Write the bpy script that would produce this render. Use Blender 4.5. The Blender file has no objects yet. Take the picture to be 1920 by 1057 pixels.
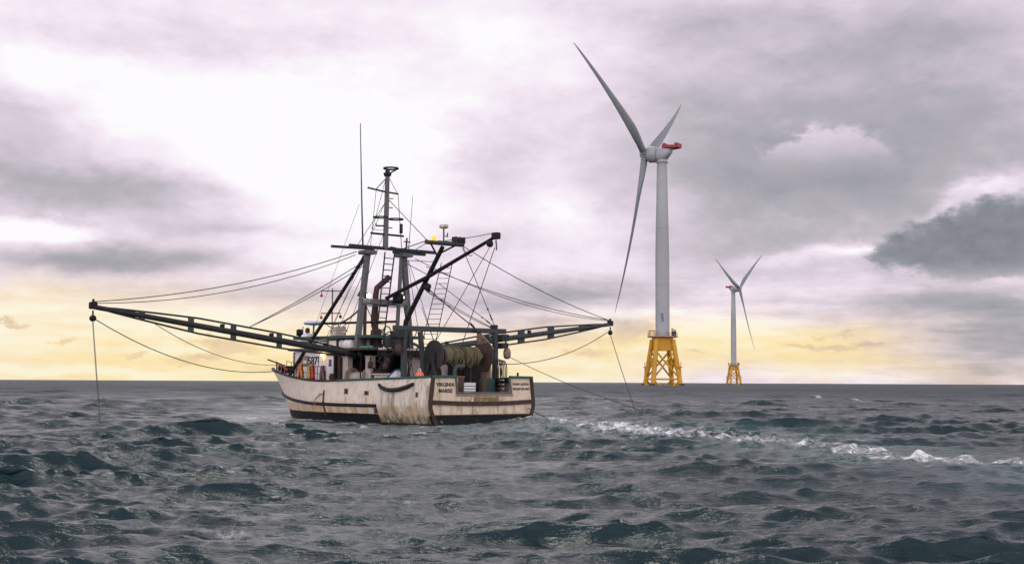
import bpy, bmesh, math, random
import numpy as np
from mathutils import Vector, Matrix

random.seed(7)
S = bpy.context.scene
COL = S.collection
R = math.radians

# ------------------------------------------------------------------ camera
cam = bpy.data.cameras.new("camera"); cam_o = bpy.data.objects.new("camera", cam); COL.objects.link(cam_o)
cam.sensor_width = 36.0; cam.lens = 36.0 * 2500 / 1920
cam.clip_start = 0.5; cam.clip_end = 40000
EYE = 2.0
pitch, roll = math.atan(187 / 2500), R(0.28)
cam_o.matrix_world = Matrix.Translation((0, 0, EYE)) @ Matrix.Rotation(R(90) + pitch, 4, 'X') @ Matrix.Rotation(roll, 4, 'Z')
S.camera = cam_o

# ------------------------------------------------------------------ light and exposure
SUN_AZ, SUN_EL = R(-4.5), R(50)
sun = bpy.data.lights.new("sun", 'SUN'); sun.energy = 0.5; sun.angle = R(16); sun.color = (1.0, 0.93, 0.84)
sun_o = bpy.data.objects.new("sun", sun); COL.objects.link(sun_o)
sd = Vector((math.sin(SUN_AZ) * math.cos(SUN_EL), math.cos(SUN_AZ) * math.cos(SUN_EL), math.sin(SUN_EL)))
sun_o.rotation_euler = sd.to_track_quat('Z', 'Y').to_euler()
S.view_settings.view_transform = 'Standard'; S.view_settings.look = 'None'
S.view_settings.exposure = 0.0; S.view_settings.gamma = 1.0
S.render.engine = 'CYCLES'
S.cycles.use_denoising = True; S.cycles.sample_clamp_indirect = 4.0
S.cycles.max_bounces = 6; S.cycles.glossy_bounces = 3; S.cycles.diffuse_bounces = 3

# --- sky and sea layout (sky: azimuth, elevation, spread in units of 2.29 degrees; sea: metres)
DOME = [(5.83, 3.82, 1.2, 0.88, 1, 0),
 (6.5, 3.61, 0.8, 0.6, 0.4, 0),
 (5.16, 3.65, 0.6, 0.45, 0.4, 0)]
SOFT = [(-4.13, 4.75, 3.2, 1.05, 0.24, 0),
 (-0.63, 6.2, 1.5, 0.6, 0.15, 0),
 (-8.51, 5.5, 1.5, 0.45, 0.2, 0),
 (-4.84, 6.19, 3.5, 0.36, -0.14, 0),
 (-8.74, 4.32, 1.5, 0.8, -0.3, 0),
 (-7.44, 3.31, 3, 0.42, -0.42, 0),
 (-8.42, 2.7, 1.2, 0.14, 0.42, 0),
 (-7.22, 2.12, 2.6, 0.3, -0.5, 0),
 (-5.26, 2.76, 1.5, 0.22, -0.25, 0),
 (-4.08, 2.1, 0.95, 0.3, 0.2, 0),
 (-6.46, 1.52, 2.6, 0.22, -0.12, 0),
 (-0.62, 4.14, 1.1, 0.9, -0.22, 0),
 (-0.81, 2.65, 0.9, 0.4, -0.18, 0),
 (0.9, 1.6, 2.6, 0.28, -0.4, 0),
 (3.91, 6.63, 2, 0.45, -0.16, 0),
 (7.48, 6.26, 3.2, 0.8, -0.22, 0),
 (6.78, 4.03, 4.8, 1.9, -0.5, 0),
 (0.7, 3.2, 0.75, 0.45, 0.15, 0),
 (3.6, 4.12, 1.2, 1.4, -0.1, 0),
 (5.8, 4.79, 1.1, 0.2, 0.1, 0),
 (6.02, 3.67, 1.2, 0.35, -0.12, 0),
 (5.91, 2.46, 1.1, 0.13, 0.38, 0.1),
 (7.6, 2.93, 1.2, 0.13, 0.28, 0.35),
 (9.05, 3.36, 0.6, 0.14, 0.3, 0.1),
 (3.88, 2.44, 2, 0.4, -0.12, 0),
 (4.56, 1.74, 2.2, 0.25, 0.12, 0),
 (7.67, 1.47, 2.3, 0.34, -0.32, 0),
 (8.64, 0.75, 1.9, 0.75, -0.42, 0),
 (2.89, 1.16, 2, 0.14, 0.15, 0),
 (-8.28, 1.05, 3, 0.4, 0.1, 0),
 (-8.26, 0.26, 1.8, 0.09, 0.4, 0),
 (4.36, 0.91, 1.2, 0.12, 0.2, 0),
 (-3.58, 1.52, 2, 0.25, -0.15, 0),
 (0.4, 0.95, 2, 0.3, -0.2, 0),
 (-3.22, 3.6, 2.6, 1.1, 0.22, 0),
 (-2.01, 2.33, 1.2, 0.3, -0.1, 0)]
SHARP = [(8.32, 2.5, 1.5, 0.45, 1, 0),
 (8.95, 2.81, 0.9, 0.55, 0.9, 0),
 (7.22, 2.39, 0.8, 0.25, 0.7, 0),
 (8.58, 2.02, 1.6, 0.25, 0.5, 0),
 (-6.95, 0.5, 0.3, 0.06, 0.9, 0),
 (-8.09, 0.67, 0.26, 0.05, 0.8, 0),
 (-5.76, 0.35, 0.5, 0.09, 0.9, 0),
 (-5.12, 0.57, 0.55, 0.12, 0.9, 0),
 (-4.34, 0.23, 0.5, 0.08, 0.6, 0),
 (-8.99, 0.96, 0.22, 0.06, 0.9, 0),
 (2.2, 0.94, 0.55, 0.26, 0.8, 0),
 (1.4, 0.54, 0.6, 0.14, 0.7, 0),
 (0.5, 1.15, 0.7, 0.16, 0.5, 0),
 (5.32, 0.64, 0.32, 0.06, 0.8, 0),
 (5.94, 0.64, 0.5, 0.08, 0.9, 0),
 (6.64, 0.66, 0.24, 0.08, 0.9, 0),
 (5.7, 0.87, 0.12, 0.04, 0.8, 0),
 (6.18, 0.89, 0.14, 0.05, 0.8, 0),
 (3.38, 0.61, 0.3, 0.05, 0.7, 0),
 (-5.5, 0.71, 0.6, 0.06, 0.6, 0),
 (-2.58, 0.24, 0.6, 0.08, 0.5, 0)]
GOLD = [(-1.98, 0.11, 10, 0.24, 0.6, 0),
 (-7.82, 0.68, 4.2, 0.75, 1, 0),
 (1.9, 0.61, 3.3, 0.48, 0.9, 0),
 (5.22, 0.68, 1.9, 0.45, 0.85, 0),
 (-3.17, 0.48, 2.6, 0.55, 0.6, 0),
 (7.19, 0.28, 2, 0.22, 0.3, 0),
 (-8.92, 1.41, 2, 0.3, 0.3, 0)]
WAKE = [(1.35, 81.89), (3.41, 70.58), (4.5, 59.1), (5.94, 55.05), (6.79, 50.04), (7.51, 47.07), (8.62, 44.11), (9.78, 40.9), (10.32, 37.57), (10.92, 34.75), (11.59, 33.11), (12.21, 32.0), (13.07, 28.86)]
CAPS_AND_GLINTS = [(-14.89, 67.92, 0.78, 2.9), (-11.1, 60.17, 0.64, 1.87), (-3.58, 17.49, 0.43, 0.25), (-4.27, 17.76, 0.33, 0.2), (37.87, 150.6, 0.5, 4.82), (44.12, 188.9, 0.62, 7.53), (-1.73, 22.65, 0.13, 0.41), (-2.34, 24.84, 0.12, 0.37), (6.52, 19.1, 0.15, 0.2), (4.49, 16.16, 0.13, 0.17)]  # whitecaps, plus sun glints on the water painted as foam spots
# --- end of layout

# ------------------------------------------------------------------ node helper
class NT:
    def __init__(s, tree):
        s.t = tree; s.n = tree.nodes; s.l = tree.links
    def node(s, typ, **kw):
        n = s.n.new(typ)
        for k, v in kw.items(): setattr(n, k, v)
        return n
    def put(s, sock, v):
        if v is None: return
        if isinstance(v, bpy.types.NodeSocket): s.l.new(v, sock)
        else: sock.default_value = v
    def math(s, op, a, b=None, c=None, clamp=False):
        n = s.node('ShaderNodeMath', operation=op, use_clamp=clamp)
        for i, v in enumerate((a, b, c)): s.put(n.inputs[i], v)
        return n.outputs[0]
    def vec(s, op, a, b=None, c=None):
        n = s.node('ShaderNodeVectorMath', operation=op)
        for i, v in enumerate((a, b, c)): s.put(n.inputs[i], v)
        return n.outputs['Value'] if op in ('DOT_PRODUCT', 'LENGTH') else n.outputs[0]
    def noise(s, v, scale, detail=4, rough=0.55, color=False, distortion=0.0, dim='3D'):
        n = s.node('ShaderNodeTexNoise', noise_dimensions=dim)
        s.put(n.inputs['Vector'], v); n.inputs['Scale'].default_value = scale
        n.inputs['Detail'].default_value = detail; n.inputs['Roughness'].default_value = rough
        n.inputs['Distortion'].default_value = distortion
        return n.outputs['Color'] if color else n.outputs['Fac']
    def step(s, v, a, b, x=0.0, y=1.0):
        n = s.node('ShaderNodeMapRange', interpolation_type='SMOOTHSTEP')
        s.put(n.inputs[0], v)
        for i, q in enumerate((a, b, x, y)): s.put(n.inputs[i + 1], q)
        return n.outputs[0]
    def mix(s, f, a, b, blend='MIX'):
        n = s.node('ShaderNodeMix', data_type='RGBA', blend_type=blend)
        s.put(n.inputs[0], f)
        for i, v in ((6, a), (7, b)):
            s.put(n.inputs[i], (*v, 1.0) if isinstance(v, tuple) and len(v) == 3 else v)
        return n.outputs[2]
    def ramp(s, f, stops):
        n = s.node('ShaderNodeValToRGB'); e = n.color_ramp.elements
        while len(e) < len(stops): e.new(0.5)
        for i, (p, c) in enumerate(stops): e[i].position = p; e[i].color = (*c, 1.0)
        s.put(n.inputs[0], f)
        return n.outputs[0]
    def scale(s, v, sx, sy, sz):
        return s.vec('MULTIPLY', v, (sx, sy, sz))

# ------------------------------------------------------------------ sky
world = bpy.data.worlds.new("World"); S.world = world; world.use_nodes = True
world.cycles.sampling_method = 'MANUAL'; world.cycles.sample_map_resolution = 1024
W = NT(world.node_tree); W.n.clear()
dirv = W.node('ShaderNodeTexCoord').outputs['Generated']
sep = W.node('ShaderNodeSeparateXYZ'); W.put(sep.inputs[0], dirv)
dx, dy, dz = sep.outputs
az = W.math('MULTIPLY', W.math('ARCTAN2', dx, dy), 25.0)
hyp = W.math('SQRT', W.math('ADD', W.math('MULTIPLY', dx, dx), W.math('MULTIPLY', dy, dy)))
el = W.math('MULTIPLY', W.math('ARCTAN2', dz, hyp), 25.0)
cmb = W.node('ShaderNodeCombineXYZ'); W.put(cmb.inputs[0], az); W.put(cmb.inputs[1], el)
P = cmb.outputs[0]
D = W.scale(dirv, 25.0, 25.0, 25.0)                       # seamless direction space, same units
Dflat = W.scale(dirv, 25.0, 25.0, 60.0)                   # stretched sideways, for stratus
big = W.noise(Dflat, 0.22, 5, 0.55, color=True)
mid = W.noise(Dflat, 0.75, 6, 0.6, color=True)
fine = W.noise(W.scale(dirv, 25.0, 25.0, 40.0), 2.2, 6, 0.6, color=True)
def centred(c, k): return W.vec('MULTIPLY', W.vec('SUBTRACT', c, (0.5, 0.5, 0.5)), k)
Psoft = W.vec('ADD', W.vec('ADD', P, centred(big, (3.2, 1.1, 0))), centred(mid, (1.3, 0.55, 0)))
Psharp = W.vec('ADD', W.vec('ADD', P, centred(mid, (0.6, 0.35, 0))), centred(fine, (0.7, 0.5, 0)))
flat_ = W.vec('MULTIPLY', Psoft, (1, 1, 0)); sharp_ = W.vec('MULTIPLY', Psharp, (1, 1, 0))
def blobs(pos, rows, acc):
    for (x, y, sx, sy, amp, rot) in rows:
        m = W.node('ShaderNodeMapping', vector_type='TEXTURE')
        W.put(m.inputs[0], pos); m.inputs[1].default_value = (x, y, 0)
        m.inputs[2].default_value = (0, 0, rot); m.inputs[3].default_value = (sx, sy, 1)
        d = W.vec('DOT_PRODUCT', m.outputs[0], m.outputs[0])
        acc = W.math('MULTIPLY_ADD', W.math('POWER', 0.3679, d), amp, acc)
    return acc
sb = W.node('ShaderNodeSeparateColor'); W.put(sb.inputs[0], big)
sm = W.node('ShaderNodeSeparateColor'); W.put(sm.inputs[0], mid)
sf = W.node('ShaderNodeSeparateColor'); W.put(sf.inputs[0], fine)
L = blobs(flat_, SOFT, 0.88)
L = W.math('MULTIPLY_ADD', W.math('SUBTRACT', sb.outputs[2], 0.5), 0.30, L)
L = W.math('MULTIPLY_ADD', W.math('SUBTRACT', sm.outputs[2], 0.5), 0.30, L)
L = W.math('MULTIPLY_ADD', W.math('SUBTRACT', sf.outputs[2], 0.5), 0.14, L)
gold = W.math('MINIMUM', blobs(flat_, GOLD, 0.0), 1.0)
strat = W.noise(W.scale(dirv, 25.0, 25.0, 190.0), 0.55, 6, 0.6)                 # thin broken layers low down
L = W.math('MULTIPLY_ADD', W.math('MULTIPLY', W.step(el, 2.6, 0.8), W.math('SUBTRACT', strat, 0.5)), 0.75, L)
above = W.step(el, 8.0, 16.0)                             # the sky above the picture
L = W.math('MULTIPLY_ADD', above, -0.48, L)
def cover(rows, lo, hi):
    d = W.math('MULTIPLY_ADD', W.math('SUBTRACT', sf.outputs[0], 0.5), 0.7, blobs(sharp_, rows, 0.0))
    return W.step(W.math('MULTIPLY_ADD', W.math('SUBTRACT', sm.outputs[1], 0.5), 0.35, d), lo, hi)
big_c = cover(SHARP[:4], 0.12, 0.95)
body = W.math('MULTIPLY_ADD', big_c, -0.38, W.math('ADD', 0.47, W.math('MULTIPLY', W.math('SUBTRACT', sf.outputs[1], 0.5), 0.42)))
L = W.math('MULTIPLY_ADD', W.math('MULTIPLY', W.math('MULTIPLY', W.step(big_c, 0.0, 0.7), 0.93), W.step(el, 1.6, 2.25, 0.1, 1.0)), W.math('SUBTRACT', body, L), L)
dome = cover(DOME, 0.32, 0.52)                             # one rounded heap, lit from above
lit = W.math('MULTIPLY_ADD', W.math('SUBTRACT', sm.outputs[1], 0.5), 0.25, W.step(el, 3.4, 4.7, 0.28, 0.76))
L = W.math('MULTIPLY_ADD', W.math('MULTIPLY', dome, W.step(el, 3.4, 4.2, 0.15, 0.9)), W.math('SUBTRACT', lit, L), L)
puff = W.math('ADD', 0.32, W.math('MULTIPLY', sf.outputs[1], 0.35))
L = W.math('MULTIPLY_ADD', W.math('MULTIPLY', cover(SHARP[4:], 0.08, 0.72), 0.85), W.math('SUBTRACT', puff, L), L)
cool = W.ramp(L, [(0.0, (.19, .195, .22)), (0.25, (.295, .308, .348)), (0.5, (.465, .435, .485)), (0.7, (.71, .62, .71)), (0.86, (.92, .81, .92)), (1.0, (1.0, .98, 1.0))])
warm = W.ramp(L, [(0.0, (.24, .22, .235)), (0.3, (.40, .35, .35)), (0.55, (.86, .66, .42)), (0.80, (.99, .80, .44)), (1.0, (1.0, .91, .66))])
cloud = W.mix(gold, cool, warm)
rear = W.step(dy, 0.5, -0.6)                              # overcast behind the camera, gain added here as fill light for the hull
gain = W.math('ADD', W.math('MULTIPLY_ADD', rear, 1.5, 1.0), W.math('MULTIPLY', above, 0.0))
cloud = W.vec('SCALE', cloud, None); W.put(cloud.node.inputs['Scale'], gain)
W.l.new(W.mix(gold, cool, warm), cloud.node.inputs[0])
sky = W.node('ShaderNodeTexSky', sky_type='NISHITA', sun_disc=False)
sky.sun_elevation = SUN_EL; sky.sun_rotation = SUN_AZ; sky.altitude = 0; sky.air_density = 1.0; sky.dust_density = 2.0
bg1 = W.node('ShaderNodeBackground'); W.put(bg1.inputs[0], sky.outputs[0]); bg1.inputs[1].default_value = 0.07
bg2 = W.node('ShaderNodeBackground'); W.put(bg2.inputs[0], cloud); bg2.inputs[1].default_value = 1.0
mx = W.node('ShaderNodeMixShader'); mx.inputs[0].default_value = 0.96       # cloud cover: the clear sky only thinly shows
W.l.new(bg1.outputs[0], mx.inputs[1]); W.l.new(bg2.outputs[0], mx.inputs[2])
out = W.node('ShaderNodeOutputWorld'); W.l.new(mx.outputs[0], out.inputs[0])

# ------------------------------------------------------------------ materials
def mat(name, base, rough=0.6, metal=0.0, second=None, amount=0.5, scale=3.0, stretch=(1, 1, 1), streak=None, streak_amt=0.5,
        bump=0.0, bump_scale=20.0, emit=None, emit_s=0.0, spec=0.5):
    m = bpy.data.materials.new(name); m.use_nodes = True
    t = NT(m.node_tree); b = m.node_tree.nodes['Principled BSDF']
    oc = t.node('ShaderNodeTexCoord').outputs['Object']
    c = (*base, 1.0)
    n1 = t.noise(oc, scale * 0.4, 6, 0.65)
    col = t.mix(t.step(n1, 0.35, 0.7), tuple(x * 0.88 for x in base), tuple(min(1, x * 1.08) for x in base))
    if second:
        n2 = t.noise(t.scale(oc, *stretch), scale, 6, 0.65)
        col = t.mix(t.math('MULTIPLY', t.step(n2, 0.48, 0.68), amount), col, second)
    if streak:
        n3 = t.noise(t.scale(oc, 1, 1, 0.08), scale * 1.6, 5, 0.6)
        col = t.mix(t.math('MULTIPLY', t.step(n3, 0.52, 0.72), streak_amt), col, streak)
    t.put(b.inputs['Base Color'], col)
    b.inputs['Metallic'].default_value = metal
    b.inputs['Specular IOR Level'].default_value = spec
    t.put(b.inputs['Roughness'], t.math('MULTIPLY_ADD', n1, 0.3, rough - 0.15))
    if bump:
        bn = t.node('ShaderNodeBump'); bn.inputs['Strength'].default_value = bump; bn.inputs['Distance'].default_value = 0.05
        t.put(bn.inputs['Height'], t.noise(oc, bump_scale, 5, 0.6)); t.l.new(bn.outputs[0], b.inputs['Normal'])
    if emit:
        b.inputs['Emission Color'].default_value = (*emit, 1); b.inputs['Emission Strength'].default_value = emit_s
    return m

M = {}
RUST = (.16, .07, .03)
M['steel_dark'] = mat('weathered dark green steel', (.026, .031, .031), .6, second=(.07, .042, .03), amount=.5, scale=2.5, spec=.2)
M['steel_black'] = mat('black painted steel', (.012, .012, .013), .6, second=(.045, .03, .02), amount=.5, scale=3, spec=.2)
M['steel_grey'] = mat('pale grey painted steel', (.10, .106, .106), .6, second=(.06, .05, .042), amount=.8, scale=2.2, stretch=(1, 1, .3), streak=RUST, streak_amt=.35)
M['steel_mid'] = mat('grey green steel', (.050, .060, .060), .6, second=(.03, .027, .024), amount=.6, scale=2.5, spec=.25)
M['rust'] = mat('rusty steel', (.065, .038, .025), .8, second=(.045, .028, .022), amount=.7, scale=4, bump=.3)
M['rust_dark'] = mat('dark rusted corner steel', (.040, .024, .017), .8, second=(.085, .045, .025), amount=.6, scale=3.5, bump=.3)
M['rust_brown'] = mat('dark red brown stack paint', (.060, .022, .018), .6, second=(.03, .018, .016), amount=.6, scale=3)
M['tan'] = mat('bare tan plate', (.30, .22, .16), .7, second=(.12, .075, .045), amount=.8, scale=3, streak=RUST, streak_amt=.5)
M['green'] = mat('green rail paint', (.012, .085, .050), .5, second=(.02, .03, .026), amount=.7, scale=4)
M['green_dark'] = mat('dark green trim', (.012, .050, .042), .5, second=(.02, .03, .03), amount=.5, scale=4)
M['white'] = mat('white house paint', (.74, .71, .70), .5, second=(.50, .45, .40), amount=.5, scale=2, stretch=(1, 1, .4), streak=(.42, .30, .18), streak_amt=.35)
M['cream'] = mat('cream bulkhead paint', (.52, .46, .40), .55, second=(.26, .19, .13), amount=.6, scale=3, stretch=(1, 1, .3), streak=RUST, streak_amt=.4)
M['wire'] = mat('dark wire rope', (.030, .027, .026), .6)
M['rope'] = mat('pale rope', (.33, .28, .24), .8)
M['net'] = mat('olive trawl netting', (.15, .14, .07), .9, second=(.06, .05, .025), amount=.8, scale=6, stretch=(1, 3, 1), bump=.8, bump_scale=14)
M['deck'] = mat('worn deck', (.13, .12, .11), .8, second=(.06, .05, .045), amount=.7, scale=2)
M['glass'] = mat('dark wheelhouse glass', (.02, .025, .03), .08)
M['sky_painted_pane'] = mat('pane painted in warm sky tone', (.62, .57, .44), .3)  # sky glow in the pane is painted into its base colour
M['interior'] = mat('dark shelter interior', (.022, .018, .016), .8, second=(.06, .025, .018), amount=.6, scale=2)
M['orange'] = mat('orange oilskin', (.62, .17, .03), .45, second=(.45, .24, .03), amount=.6, scale=4)
M['yellow_cloth'] = mat('yellow green oilskin', (.42, .36, .05), .45, second=(.50, .17, .02), amount=.8, scale=4)
M['red'] = mat('red oilskin', (.52, .03, .025), .45)
M['maroon'] = mat('grey and maroon oilskin', (.11, .10, .10), .5, second=(.26, .03, .05), amount=.9, scale=2.5)
M['red_rail'] = mat('red rail paint', (.40, .07, .04), .5, second=(.25, .16, .12), amount=.6, scale=4)
M['blue'] = mat('blue plastic', (.03, .08, .32), .4)
M['plastic_white'] = mat('white plastic', (.74, .72, .70), .4, second=(.5, .46, .42), amount=.4, scale=4)
M['plastic_orange'] = mat('pink orange float plastic', (.75, .20, .12), .4)
M['turquoise'] = mat('turquoise netting', (.02, .25, .19), .8, bump=.6, bump_scale=18)
M['letter'] = mat('black lettering', (.02, .018, .016), .6)
M['lamp_white'] = mat('lit floodlight', (.9, .9, .88), .3, emit=(.95, 1, .92), emit_s=18)
M['lamp_amber'] = mat('lit amber lamp', (.9, .7, .3), .3, emit=(1, .62, .16), emit_s=40)
M['lamp_yellow'] = mat('yellow lamp housing', (.75, .50, .06), .4, emit=(1, .72, .12), emit_s=.6)
M['lens_red'] = mat('red lamp lens', (.45, .04, .03), .35)
M['radome'] = mat('white radome', (.78, .78, .78), .35)
M['radome_blue'] = mat('blue radome band', (.10, .25, .42), .35)
M['jacket'] = mat('yellow jacket paint', (.60, .30, .004), .5, second=(.44, .20, .004), amount=.6, scale=.25, streak=(.34, .15, .015), streak_amt=.35)
M['splash'] = mat('marine growth', (.05, .045, .022), .8, second=(.25, .15, .02), amount=.5, scale=.6)
M['tower'] = mat('pale grey tower paint', (.34, .355, .352), .45, second=(.30, .315, .313), amount=.5, scale=.05)
M['blade'] = mat('pale grey blade', (.21, .235, .24), .4, second=(.19, .21, .215), amount=.4, scale=.06)
M['deck_red'] = mat('red helideck', (.33, .04, .035), .5, second=(.30, .03, .03), amount=.5, scale=.6)
M['walk'] = mat('rusty pink walkway', (.42, .27, .20), .7, second=(.3, .17, .05), amount=.6, scale=.5)
M['dark_grey'] = mat('dark grey machinery', (.045, .043, .043), .7, second=(.09, .06, .04), amount=.6, scale=3, spec=.2)
M['fender'] = mat('black rubber fender', (.014, .014, .015), .7, bump=.4, bump_scale=10)
M['splash_white'] = mat('pale barnacle crust', (.45, .40, .36), .8, bump=.6, bump_scale=14)

def hull_material():
    m = bpy.data.materials.new('rust streaked white hull paint'); m.use_nodes = True
    t = NT(m.node_tree); b = m.node_tree.nodes['Principled BSDF']
    oc = t.node('ShaderNodeTexCoord').outputs['Object']
    sp = t.node('ShaderNodeSeparateXYZ'); t.put(sp.inputs[0], oc); X, Y, Z = sp.outputs
    c = t.mix(t.noise(oc, .5, 6, .6), (.61, .52, .40), (.82, .765, .66))
    c = t.mix(t.math('MULTIPLY', t.step(t.noise(oc, 2.2, 7, .72), .46, .72), .6), c, (.47, .40, .29))
    # plate seams
    w = t.math('ABSOLUTE', t.math('SUBTRACT', t.math('FRACT', t.math('MULTIPLY', X, .42)), .5))
    c = t.mix(t.math('MULTIPLY', t.step(w, .012, .0), .35), c, (.33, .27, .21))
    # rust streaks running down
    nx = t.noise(t.scale(oc, 1, 1, .05), 2.6, 5, .65)
    nz = t.noise(oc, 1.1, 4, .6)
    low = t.step(Z, 2.2, .7, .12, 1.0)
    st = t.math('MULTIPLY', t.math('MULTIPLY', t.step(nx, .52, .70), t.step(nz, .32, .60)), low)
    c = t.mix(t.math('MULTIPLY', st, .95), c, (.46, .24, .075))
    band = t.math('MULTIPLY', t.step(Z, 1.15, 1.0), t.step(t.noise(t.scale(oc, 1, 1, .12), 1.3, 4, .6), .38, .62))
    c = t.mix(t.math('MULTIPLY', band, .72), c, (.52, .33, .13))
    st2 = t.math('MULTIPLY', t.step(t.noise(t.scale(oc, 1, 1, .06), 5.5, 4, .6), .60, .72), t.step(nz, .40, .6))
    c = t.mix(t.math('MULTIPLY', st2, .7), c, (.20, .085, .03))
    # rust weeping below each scupper, pipe and fitting
    for (xc, zt, w_, am) in ((8.15, 1.62, .16, .9), (6.05, 1.66, .15, .75), (10.55, 1.8, .13, .95), (9.9, 1.02, .25, .7), (12.2, 1.05, .3, .6), (13.6, 1.1, .35, .65), (7.2, 1.0, .22, .6), (4.9, 1.1, .16, 1.0), (1.0, 1.5, .12, .8), (3.2, 1.9, .22, .8), (15.2, 1.2, .25, .45)):
        gx = t.math('SUBTRACT', 1.0, t.math('DIVIDE', t.math('ABSOLUTE', t.math('SUBTRACT', t.math('ADD', X, t.math('MULTIPLY', t.math('SUBTRACT', t.noise(oc, 4, 3, .6), .5), .25)), xc)), w_))
        k_ = t.math('MULTIPLY', t.step(gx, 0.0, .9), t.math('MULTIPLY', t.step(Z, zt + .02, zt - .12), t.step(Z, -.2, zt, .45, 1.0)))
        k_ = t.math('MULTIPLY', k_, t.step(t.noise(t.scale(oc, 1, 1, .15), 7, 4, .7), .30, .58))
        c = t.mix(t.math('MULTIPLY', k_, am), c, (.47, .24, .075) if xc != 3.2 else (.09, .06, .04))
    # scuffed grimy quarter aft where the doors come aboard
    aft = t.step(X, 5.2, 3.4)
    g = t.math('MULTIPLY', t.step(t.noise(t.scale(oc, 1, 1, .35), 1.6, 6, .7), .44, .66), aft)
    c = t.mix(t.math('MULTIPLY', g, .72), c, (.22, .19, .13))
    g2 = t.math('MULTIPLY', t.step(t.noise(t.scale(oc, 1, 1, .3), 2.2, 6, .7), .40, .56), t.math('MULTIPLY', t.step(Z, .95, .25), t.step(X, 5.4, 4.6)))
    c = t.mix(g2, c, (.045, .05, .022))
    # weed and growth by the waterline
    c = t.mix(t.math('MULTIPLY', t.step(t.math('ADD', Z, t.math('MULTIPLY', t.noise(oc, 2.5, 5, .7), .5)), .95, .45), .35), c, (.20, .19, .11))
    # black boot topping forward of the scuffed quarter and on the stern
    zz = t.math('ADD', Z, t.math('MULTIPLY', t.math('SUBTRACT', t.noise(oc, 5, 4, .6), .5), .10))
    fwd = t.math('MAXIMUM', t.step(X, 4.85, 4.95), t.step(X, .09, .06))
    boot = t.math('MULTIPLY', t.step(zz, .60, .55), fwd)
    black = t.mix(t.step(t.noise(oc, 4, 5, .7), .55, .75), (.006, .0065, .008), (.03, .022, .015))
    c = t.mix(boot, c, black)
    c = t.mix(t.step(zz, .16, .05), c, (.012, .016, .012))
    t.put(b.inputs['Base Color'], c); b.inputs['Roughness'].default_value = .7; b.inputs['Specular IOR Level'].default_value = .25
    bn = t.node('ShaderNodeBump'); bn.inputs['Strength'].default_value = .25; bn.inputs['Distance'].default_value = .05
    t.put(bn.inputs['Height'], t.noise(oc, 1.6, 5, .6)); t.l.new(bn.outputs[0], b.inputs['Normal'])
    return m
M['hull'] = hull_material()

def transom_material():
    m = bpy.data.materials.new('stained cream transom paint'); m.use_nodes = True
    t = NT(m.node_tree); b = m.node_tree.nodes['Principled BSDF']
    oc = t.node('ShaderNodeTexCoord').outputs['Object']
    sp = t.node('ShaderNodeSeparateXYZ'); t.put(sp.inputs[0], oc); X, Y, Z = sp.outputs
    c = t.mix(t.noise(oc, 1.2, 6, .6), (.56, .44, .29), (.78, .68, .53))
    c = t.mix(t.math('MULTIPLY', t.step(t.noise(t.scale(oc, 1, 1, .1), 3, 5, .65), .52, .72), .65), c, (.34, .21, .09))
    c = t.mix(t.math('MULTIPLY', t.step(t.noise(oc, 2.4, 6, .7), .5, .7), .5), c, (.32, .29, .16))
    lowp = t.step(Z, 1.25, 1.15)
    c = t.mix(t.math('MULTIPLY', lowp, t.math('MULTIPLY', t.step(t.noise(t.scale(oc, 1, 1, .5), 2.0, 6, .7), .45, .7), .8)), c, (.25, .24, .15))
    w = t.math('ABSOLUTE', t.math('SUBTRACT', t.math('FRACT', t.math('MULTIPLY', Y, .62)), .5))
    c = t.mix(t.math('MULTIPLY', t.math('MULTIPLY', t.step(w, .02, .0), .6), lowp), c, (.10, .07, .05))
    mud = t.math('MULTIPLY', t.step(t.math('ABSOLUTE', t.math('ADD', Y, .1)), 1.9, .8), t.math('MULTIPLY', t.step(Z, 1.72, 1.55), t.step(Z, 1.3, 1.35)))
    c = t.mix(t.math('MULTIPLY', mud, t.step(t.noise(oc, 3, 5, .6), .35, .5)), c, (.20, .155, .06))
    zz = t.math('ADD', Z, t.math('MULTIPLY', t.math('SUBTRACT', t.noise(oc, 5, 4, .6), .5), .12))
    black = t.mix(t.step(t.noise(oc, 3, 6, .75), .60, .70), (.008, .010, .010), (.05, .05, .03))
    black = t.mix(t.math('MULTIPLY', t.step(t.noise(oc, 1.6, 6, .7), .64, .70), t.step(Z, .45, .15)), black, (.42, .36, .32))
    c = t.mix(t.step(zz, .60, .54), c, black)
    t.put(b.inputs['Base Color'], c); b.inputs['Roughness'].default_value = .75; b.inputs['Specular IOR Level'].default_value = .2
    bn = t.node('ShaderNodeBump'); bn.inputs['Strength'].default_value = .3; bn.inputs['Distance'].default_value = .05
    t.put(bn.inputs['Height'], t.noise(oc, 2.2, 5, .6)); t.l.new(bn.outputs[0], b.inputs['Normal'])
    return m
M['transom'] = transom_material()

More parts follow.
